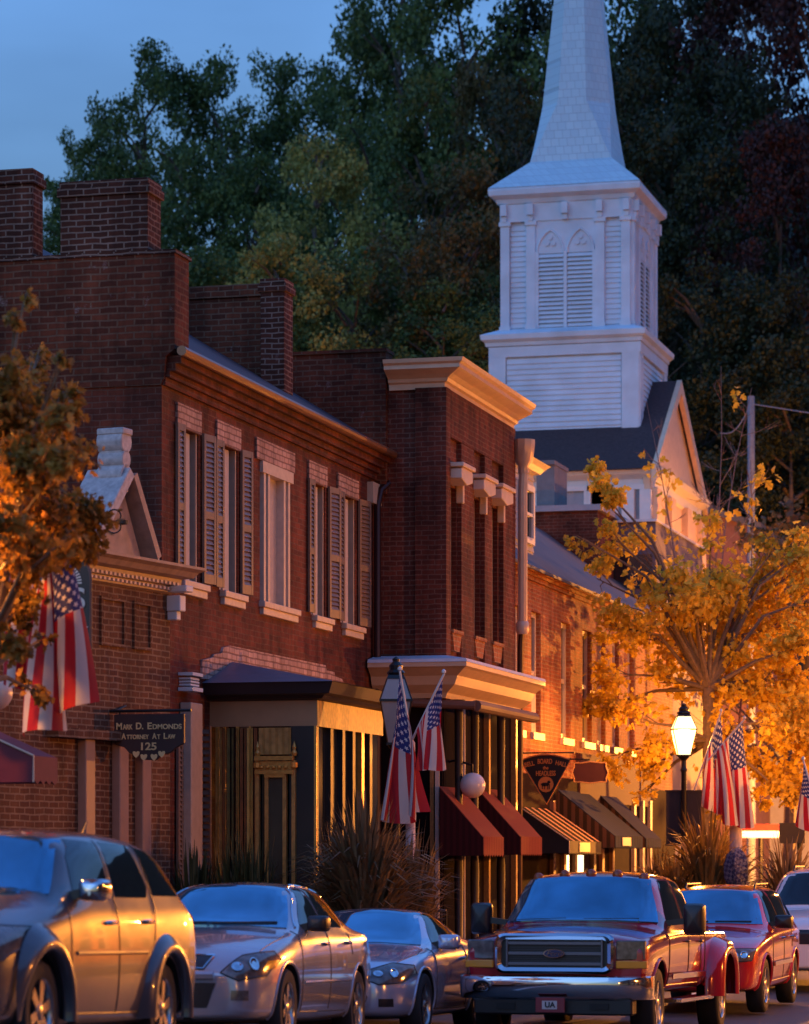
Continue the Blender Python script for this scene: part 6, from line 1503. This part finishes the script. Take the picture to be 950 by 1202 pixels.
# --- 3. silver coupe
s0 = 31.55
st = [S(.0,.52,.24,.54,.60),S(.10,.72,.2,.64,.69),S(.45,.85,.18,.76,.80),S(1.0,.89,.17,.84,.89),S(1.42,.90,.17,.88,.95),S(2.2,.905,.17,.90,1.3,(.52,1.29)),S(2.65,.91,.17,.91,1.35,(.54,1.335)),S(3.2,.91,.17,.93,1.3,(.51,1.285)),S(3.8,.91,.19,.97,1.1,(.44,1.12)),S(4.3,.88,.24,.97,1.0),S(4.56,.74,.32,.80,.84)]
c = Car('parked_coupe', 'low cool silver two-door coupe parked third in the row, behind the sedan', st, SIL2, (0,0,0), 'car', [.97,3.54], .325, .22, crease={4:.2})
c.o.scale = (1.1,1,1.08); c.o.location = (-8.33-1.0, s0, ground_z(-8.5, s0+1.5)); c.o.rotation_euler = (SLOPE(s0),0,R(1.0))
c.patch('windscreen', [(-.70,.93),(-.3,.955),(.3,.955),(.70,.93),(.49,1.265),(.22,1.295),(-.22,1.295),(-.49,1.265)], 'f', WGL, .010, 12)
for p in ([(1.8,.95),(2.85,.96),(2.86,1.24),(2.6,1.27),(2.38,1.26)],[(2.95,.98),(3.45,1.02),(3.1,1.18),(2.95,1.22)]): c.patch('side_window', p, 'r', SGL, .004, mirror=True)
for p in ([(2.92,1.24),(2.95,.9),(2.92,.30)],[(1.48,.9),(1.45,.6),(1.47,.28)],[(1.47,.28),(2.92,.28)]): c.line('door_seam', p, 'r', BLKP, .006, mirror=True)
c.mirrors(1.85, .97, SIL2, .22, .16, .07); c.handles([(2.75,.80)], SIL2)
c.headlights([(.44,.60),(.60,.54),(.78,.56),(.85,.64),(.82,.73),(.66,.75),(.48,.68)], [(.58,.64,.05),(.71,.65,.055)])
c.patch('lower_grille', [(-.40,.26),(.40,.26),(.46,.42),(-.46,.42)], 'f', BLKP, .006); c.patch('bonnet_scoop', [(-.12,.66),(.12,.66),(.12,.70),(-.12,.70)], 'f', BLKP, .005)
c.line('bonnet_seam', [(.66,.25),(.78,1.0),(.74,1.4)], 't', BLKP, .005, mirror=True)
c.patch('fog_lamp', [(.60,.32),(.72,.32),(.72,.40),(.60,.40)], 'f', BLKP, .006, mirror=True)
c.wipers([((-.5,.95),(.1,.97))]); c.lip(SIL2, None, .014)
# --- 4. big burgundy pickup
def squarish(y, w, zb, zbelt, zc, cab=None): 
    yy, r = S(y, w, zb, zbelt, zc, cab); r[3] = (.995*w, zbelt-.06); r[4] = (.955*w, zbelt)
    return (yy, r)
Q = squarish; s0 = 33.1
st = [Q(.16,.93,.62,1.02,1.10),Q(.22,.97,.58,1.08,1.17),Q(.5,.99,.55,1.12,1.22),Q(1.1,1.0,.52,1.16,1.26),Q(1.55,1.0,.5,1.18,1.28),Q(2.15,1.0,.5,1.2,1.8,(.68,1.80)),Q(2.5,1.0,.5,1.21,1.9,(.72,1.87)),Q(3.4,1.0,.5,1.21,1.9,(.72,1.88)),Q(4.05,1.0,.5,1.21,1.86,(.70,1.85)),Q(4.22,1.0,.5,1.21,1.3,(.66,1.28)),Q(4.35,1.0,.5,1.2,1.22),Q(6.0,1.0,.5,1.2,1.2),Q(6.55,.98,.55,1.19,1.2)]
c = Car('pickup_truck', 'large burgundy dual-rear-wheel pickup truck with wide chrome grille and five roof lights', st, BURG, (0,0,0), 'pickup truck', [1.02,5.25], .40, .26, arch=.09, crease={4:.5,3:.3,'front':.6,5:.2}, dual=True)
TX = -8.13+1.04
c.o.location = (TX, s0, ground_z(TX, s0+1.5)-.03); c.o.scale = (1.05,1,1.035); c.o.rotation_euler = (SLOPE(s0, -7),0,R(.6)); 
def yf(x, z): h, nn = c.hit('f', x, z); return h.y if h else .2
c.patch('windscreen', [(-.84,1.28),(-.4,1.30),(.4,1.30),(.84,1.28),(.67,1.76),(.3,1.79),(-.3,1.79),(-.67,1.76)], 'f', WGL, .022, 12)
for p in ([(1.98,1.28),(2.92,1.28),(2.92,1.77),(2.45,1.77),(2.3,1.68)],[(3.08,1.28),(3.72,1.28),(3.66,1.77),(3.08,1.77)]): c.patch('side_window', p, 'r', SGL, .005, mirror=True)
for p in ([(3.0,1.80),(3.0,.6)],[(1.62,1.2),(1.60,.95),(1.62,.6)],[(3.95,1.8),(3.95,.6)],[(1.62,.6),(3.95,.6)],[(4.27,1.18),(4.27,.55)]): c.line('door_seam', p, 'r', BLKP, .008, mirror=True)
y_ = yf(0, .9)-.02
g = MB(); gx, gz0, gz1 = .635, .74, 1.17
def rr_frame(g, x, z0, z1, w, y0, y1, r=.10, seg=5):
    def path(x, z0, z1, r):
        o = []
        for cx__, cz__, a0 in ((x-r,z1-r,0),(-x+r,z1-r,90),(-x+r,z0+r,180),(x-r,z0+r,270)):
            for k in range(seg+1): t = R(a0+90*k/seg); o.append((cx__+r*math.cos(t), cz__+r*math.sin(t)))
        return o
    A_ = path(x, z0, z1, r); B_ = path(x-w, z0+w, z1-w, max(.02, r-w*.7)); n = len(A_); i0 = len(g.v)
    for (px_, pz_) in A_: g.v.append((px_, y1, pz_))
    for (px_, pz_) in A_: g.v.append((px_, y0+.02, pz_))
    for a, b in zip(A_, B_): g.v.append(((a[0]*.6+b[0]*.4), y0, (a[1]*.6+b[1]*.4)))
    for (px_, pz_) in B_: g.v.append((px_, y0+.03, pz_))
    for (px_, pz_) in B_: g.v.append((px_, y1, pz_))
    for j in range(4):
        for k in range(n): g.f.append((i0+j*n+k, i0+j*n+(k+1) % n, i0+(j+1)*n+(k+1) % n, i0+(j+1)*n+k))
rr_frame(g, gx, gz0, gz1, .065, y_-.07, y_+.05)
gr = g.build('grille', CHROME, c.o, smooth=True, angle=45)
g = MB(); g.box(-gx+.03, gx-.03, y_-.005, y_+.03, gz0+.03, gz1-.03); g.build('grille_back', BLKP, gr)
g = MB()
for z in (.845, .955, 1.065): g.box(-.52, .52, y_-.035, y_-.006, z-.017, z+.017)
for x in (-.52, .5): g.box(x, x+.02, y_-.045, y_-.004, gz0+.06, gz1-.06)
g.build('grille_bar', mat('dull_grey_plastic', (.16,.16,.18), .3, metal=.4, var=0), gr, bevel=.004)
g = MB(); 
for k in range(14): z = .80+k*.024; g.box(-.50, .50, y_-.012, y_-.004, z, z+.007)
g.build('grille_mesh', mat('dark_grille_mesh', (.05,.05,.055), .4, metal=.3, var=0), gr)
g = MB(); g.prism([(.115*math.cos(t), y_-.045, .955+.048*math.sin(t)) for t in [2*math.pi*i/24 for i in range(24)]], (0,-.012,0)); em = g.build('emblem', CHROME, gr)
g = MB(); g.prism([(.102*math.cos(t), y_-.058, .955+.038*math.sin(t)) for t in [2*math.pi*i/24 for i in range(24)]], (0,-.003,0)); g.build('emblem_field', mat('navy_enamel', (.02,.03,.10), .3, var=0), em)
text('emblem_script', 'Ford', .075, (0, y_-.063, .955), (R(90),0,0), CHROME, em, ext=.002, shear=.35, sx=1.15)
for sg in (1, -1):
    g = MB(); xa, xb = sg*.66, sg*.955; ya = yf(sg*.8,.95)-.03
    g.hexa([(xa,ya-.02,.89),(xb,ya+.05,.89),(xb,ya+.16,.89),(xa,ya+.1,.89),(xa,ya-.02,1.10),(xb,ya+.05,1.10),(xb,ya+.16,1.10),(xa,ya+.1,1.10)]); hl = g.build('headlight', LENS, c.o, bevel=.012)
    g = MB(); g.hexa([(xa,ya-.025,.80),(xb+sg*.02,ya+.045,.80),(xb+sg*.02,ya+.16,.80),(xa,ya+.1,.80),(xa,ya-.025,.882),(xb+sg*.02,ya+.045,.882),(xb+sg*.02,ya+.16,.882),(xa,ya+.1,.882)]); g.build('indicator', AMBL, hl, bevel=.008)
# chrome bumper, wrapping round the corners
g = MB(); pts = []
for x, yo in ((-1.02,.42),(-1.02,.14),(-.94,.02),(-.6,-.05),(0,-.08),(.6,-.05),(.94,.02),(1.02,.14),(1.02,.42)):
    for dy, z in ((.07,.72),(.0,.705),(-.015,.66),(-.005,.56),(.02,.50),(.06,.47)): pts.append((x, yo+dy, z))
g.grid(pts, 9, 6); g.build('front_bumper', CHROME, c.o, smooth=True, angle=50)
g = MB(); g.box(-.85,.85,.02,.3,.30,.475); g.box(-.95,.95,.08,.35,.475,.56); g.build('valance', BLKP, c.o, bevel=.02)
for x in (-.5,.5): g = MB(); g.box(x-.10,x+.10,-.0,.04,.36,.43); g.build('tow_opening', mat('very_dark_plastic', (.004,.004,.004), .6, var=0), c.o)
g = MB(); g.box(-.155,.155,-.115,-.095,.33,.49); pl_ = g.build('number_plate', mat('maroon_plate', (.22,.03,.04), .4, var=0), c.o, bevel=.004)
g = MB(); g.box(-.085,.075,-.12,-.116,.365,.455); g.build('plate_panel', mat('plate_white', (.5,.48,.46), .5, var=0), pl_); text('plate_letter', 'UA', .08, (0,-.124,.41), (R(90),0,0), BLKP, pl_, ext=.001, bold=.003)
for x in (-.60,-.30,0,.30,.60):
    h, nn = c.hit('t', x, 2.28); g = MB(); g.lathe([(.055,-.03),(.06,.0),(.052,.03),(.03,.05),(.001,.055)], (x,2.28,h.z+.01), seg=12); g.build('roof_light', mat('amber_roof_lens', (.28,.06,.02), .25, var=0), c.o, smooth=True)
c.mirrors(2.02, 1.33, BLKP, .24, .36, .20, tall=True); c.handles([(2.85,1.08),(3.85,1.08)], BLKP)
# rear dual-wheel wings
for sg in (1,-1):
    g = MB(); k = 20; pts = []
    for i in range(k+1):
        t = R(lerp(0, 180, i/k)); e = 5.25
        for rr_, xo_ in ((.50,.15),(.515,.18),(.56,.19),(.66,.15),(.72,.0),(.72,-.03)): 
            cc, ss = math.cos(t), math.sin(t); pts.append((sg*(1.0+xo_), e+rr_*1.12*abs(cc)**.8*(1 if cc > 0 else -1), .42+rr_*1.0*abs(ss)**.7))
    g.grid(pts, k+1, 6); g.build('rear_wing', BURG, c.o, smooth=True, angle=60)
    g = MB(); g.box(sg*1.005, sg*1.02, 1.7, 4.2, .66, .73); g.box(sg*.9, sg*1.10, 1.75, 4.3, .40, .45); g.build('side_moulding', CHROME, c.o, bevel=.006)
c.wipers([((-.7,1.30),(-.15,1.32)),((.05,1.315),(.65,1.32))]); c.lip(BURG, .40+.095, .02)
g = MB(); g.box(-.08,.08,2.02,2.05,1.62,1.70); g.build('rear_view_mirror', BLKP, c.o)
# --- 5. red sport-utility behind it
s0 = 41.3
st = [Q(.0,.70,.35,.78,.84),Q(.12,.86,.3,.88,.96),Q(.6,.91,.28,1.0,1.08),Q(1.2,.93,.27,1.07,1.15),Q(1.5,.93,.27,1.09,1.18),Q(2.15,.93,.27,1.12,1.68,(.60,1.68)),Q(2.7,.93,.27,1.13,1.77,(.64,1.75)),Q(3.6,.93,.27,1.14,1.77,(.64,1.75)),Q(4.4,.92,.28,1.14,1.7,(.6,1.68)),Q(4.8,.88,.32,1.1,1.2,(.55,1.2)),Q(4.92,.8,.36,.9,.95)]
c = Car('red_suv', 'red sport-utility vehicle with black mirror, following the burgundy pickup', st, REDP, (0,0,0), 'car', [.98,3.9], .38, .24, arch=.06, crease={4:.35,3:.2})
TX = -6.0-.93; c.o.location = (TX, s0, ground_z(TX, s0+1.5)); c.o.rotation_euler = (SLOPE(s0, -7),0,R(0))
c.patch('windscreen', [(-.75,1.20),(-.3,1.215),(.3,1.215),(.75,1.20),(.58,1.645),(.25,1.67),(-.25,1.67),(-.58,1.645)], 'f', WGL, .010, 12)
for p in ([(1.85,1.19),(2.6,1.19),(2.6,1.66),(2.35,1.66),(2.2,1.58)],[(2.68,1.19),(3.45,1.19),(3.45,1.66),(2.68,1.66)],[(3.55,1.19),(4.35,1.2),(4.2,1.6),(3.55,1.65)]): c.patch('side_window', p, 'r', SGL, .005, mirror=True)
for p in ([(2.64,1.68),(2.64,.42)],[(1.55,1.1),(1.52,.8),(1.55,.42)],[(3.5,1.68),(3.5,.85)],[(1.55,.42),(3.4,.42)]): c.line('door_seam', p, 'r', BLKP, .007, mirror=True)
c.mirrors(1.95, 1.24, BLKP, .26, .19, .08); c.handles([(2.5,1.0),(3.4,1.0)], CHROME)
c.headlights([(.50,.72),(.82,.74),(.86,.90),(.60,.90)], [(.6,.81,.055),(.73,.82,.055)]); c.patch('grille', [(-.42,.68),(.42,.68),(.44,.88),(-.44,.88)], 'f', BLKP, .006); c.line('grille_bar', [(-.42,.78),(.42,.78)], 'f', CHROME, .015, .01, par=c.o)
g = MB(); g.box(.925,.95,1.6,3.4,.62,.69); g.box(-.95,-.925,1.6,3.4,.62,.69); g.build('side_moulding', CHROME, c.o, bevel=.005); c.lip(REDP, None, .02)
c.wipers([((-.55,1.22),(.0,1.235)),((.1,1.235),(.6,1.235))])
for x in (-.5,.5): zr_ = c.hit('t', x, 3.2)[0].z; g = MB(); g.tube([(x,2.6,zr_-.03),(x,2.7,zr_+.04),(x,3.9,zr_+.04),(x,4.0,zr_-.03)], .017, 6); g.build('roof_rail', BLKP, c.o)
# --- 6. white sport-utility at the right edge
s0 = 49.0
c2 = Car('white_suv', 'white sport-utility vehicle with dark windscreen at the right edge', st, WHP, (0,0,0), 'car', [.98,3.9], .38, .24, arch=.06, crease={4:.35,3:.2}); c = c2
TX = -6.35; c.o.location = (TX, s0, ground_z(TX, s0+1.5)+.0); c.o.rotation_euler = (0,0,R(0)); c.o.scale = (1.08,1,1.14)
c.patch('windscreen', [(-.76,1.20),(-.3,1.215),(.3,1.215),(.76,1.20),(.58,1.645),(.25,1.67),(-.25,1.67),(-.58,1.645)], 'f', SGL, .005)
for p in ([(1.85,1.19),(2.6,1.19),(2.6,1.66),(2.35,1.66),(2.2,1.58)],[(2.68,1.19),(3.45,1.19),(3.45,1.66),(2.68,1.66)]): c.patch('side_window', p, 'r', SGL, .005, mirror=True)
c.mirrors(1.95, 1.24, BLKP, .24, .18, .08); c.headlights([(.50,.72),(.82,.74),(.86,.90),(.60,.90)], [(.6,.81,.055)]); c.patch('grille', [(-.42,.68),(.42,.68),(.44,.88),(-.44,.88)], 'f', BLKP, .006)
for x in (-.5,.5): zr_ = c.hit('t', x, 3.2)[0].z; g = MB(); g.tube([(x,2.6,zr_-.03),(x,2.7,zr_+.04),(x,3.9,zr_+.04),(x,4.0,zr_-.03)], .02, 6); g.build('roof_rail', BLKP, c.o)
c.lip(WHP, None, .02)
# ---------------------------------------------------------------- sky, sun, camera
w = bpy.data.worlds.new('World'); scn.world = w; w.use_nodes = True; nt = w.node_tree; L = nt.links
bg = nt.nodes['Background']; sk = N(nt, 'ShaderNodeTexSky', sky_type='NISHITA'); sk.sun_disc = False
SE, SR = R(8), R(207)
sk.sun_elevation = SE; sk.sun_rotation = SR; sk.air_density = 1.6; sk.dust_density = .3; sk.ozone_density = 4.0
tm = N(nt, 'ShaderNodeMix', data_type='RGBA', blend_type='MULTIPLY'); tm.inputs['Factor'].default_value = 1; tm.inputs['B'].default_value = (.59,.72,1.20,1)
cn = N(nt, 'ShaderNodeTexNoise'); cn.inputs['Scale'].default_value = 5; cn.inputs['Detail'].default_value = 4; ctc = N(nt, 'ShaderNodeTexCoord'); cmp_ = N(nt, 'ShaderNodeMapping'); cmp_.inputs['Scale'].default_value = (1,1,3.5)
L.new(ctc.outputs['Generated'], cmp_.inputs['Vector']); L.new(cmp_.outputs[0], cn.inputs['Vector']); cr_ = N(nt, 'ShaderNodeMapRange'); L.new(cn.outputs['Fac'], cr_.inputs['Value']); cr_.inputs['From Min'].default_value = .35; cr_.inputs['From Max'].default_value = .7; cr_.inputs['To Min'].default_value = .88; cr_.inputs['To Max'].default_value = 1.18
cs_ = N(nt, 'ShaderNodeVectorMath', operation='SCALE'); L.new(sk.outputs[0], cs_.inputs[0]); sz_ = N(nt, 'ShaderNodeSeparateXYZ'); L.new(ctc.outputs['Generated'], sz_.inputs[0])
zg_ = N(nt, 'ShaderNodeMapRange'); L.new(sz_.outputs['Z'], zg_.inputs['Value']); zg_.inputs['From Min'].default_value = .12; zg_.inputs['From Max'].default_value = .75; zg_.inputs['To Min'].default_value = .74; zg_.inputs['To Max'].default_value = 2.4
mz_ = N(nt, 'ShaderNodeMath', operation='MULTIPLY'); L.new(cr_.outputs['Result'], mz_.inputs[0]); L.new(zg_.outputs['Result'], mz_.inputs[1]); L.new(mz_.outputs[0], cs_.inputs['Scale'])
L.new(cs_.outputs[0], tm.inputs['A']); L.new(tm.outputs['Result'], bg.inputs['Color']); bg.inputs['Strength'].default_value = .085
sun = bpy.data.lights.new('sun', 'SUN'); sun.energy = .14; sun.angle = R(60); sun.color = (.42,.68,1)
so = bpy.data.objects.new('sun', sun); C.objects.link(so); so.rotation_euler = Vector((math.sin(SR)*math.cos(R(22)), math.cos(SR)*math.cos(R(22)), math.sin(R(22)))).to_track_quat('Z','Y').to_euler(); so.location = (0,-20,40)
cam = bpy.data.cameras.new('camera'); co = bpy.data.objects.new('camera', cam); C.objects.link(co); scn.camera = co
co.location = (0,0,0); co.rotation_euler = (R(90), 0, A)
cam.sensor_fit = 'HORIZONTAL'; cam.sensor_width = 36; cam.lens = F/950*36; cam.shift_y = (HY-601)/950; cam.clip_start = .5; cam.clip_end = 2000
cam.dof.use_dof = True; cam.dof.focus_distance = 44; cam.dof.aperture_fstop = 2.9
scn.view_settings.view_transform = 'Standard'; scn.view_settings.look = 'None'; scn.view_settings.exposure = 1.2; scn.view_settings.gamma = 1
scn.view_settings.use_curve_mapping = False
scn.render.engine = 'CYCLES'; scn.render.resolution_x = 809; scn.render.resolution_y = 1024
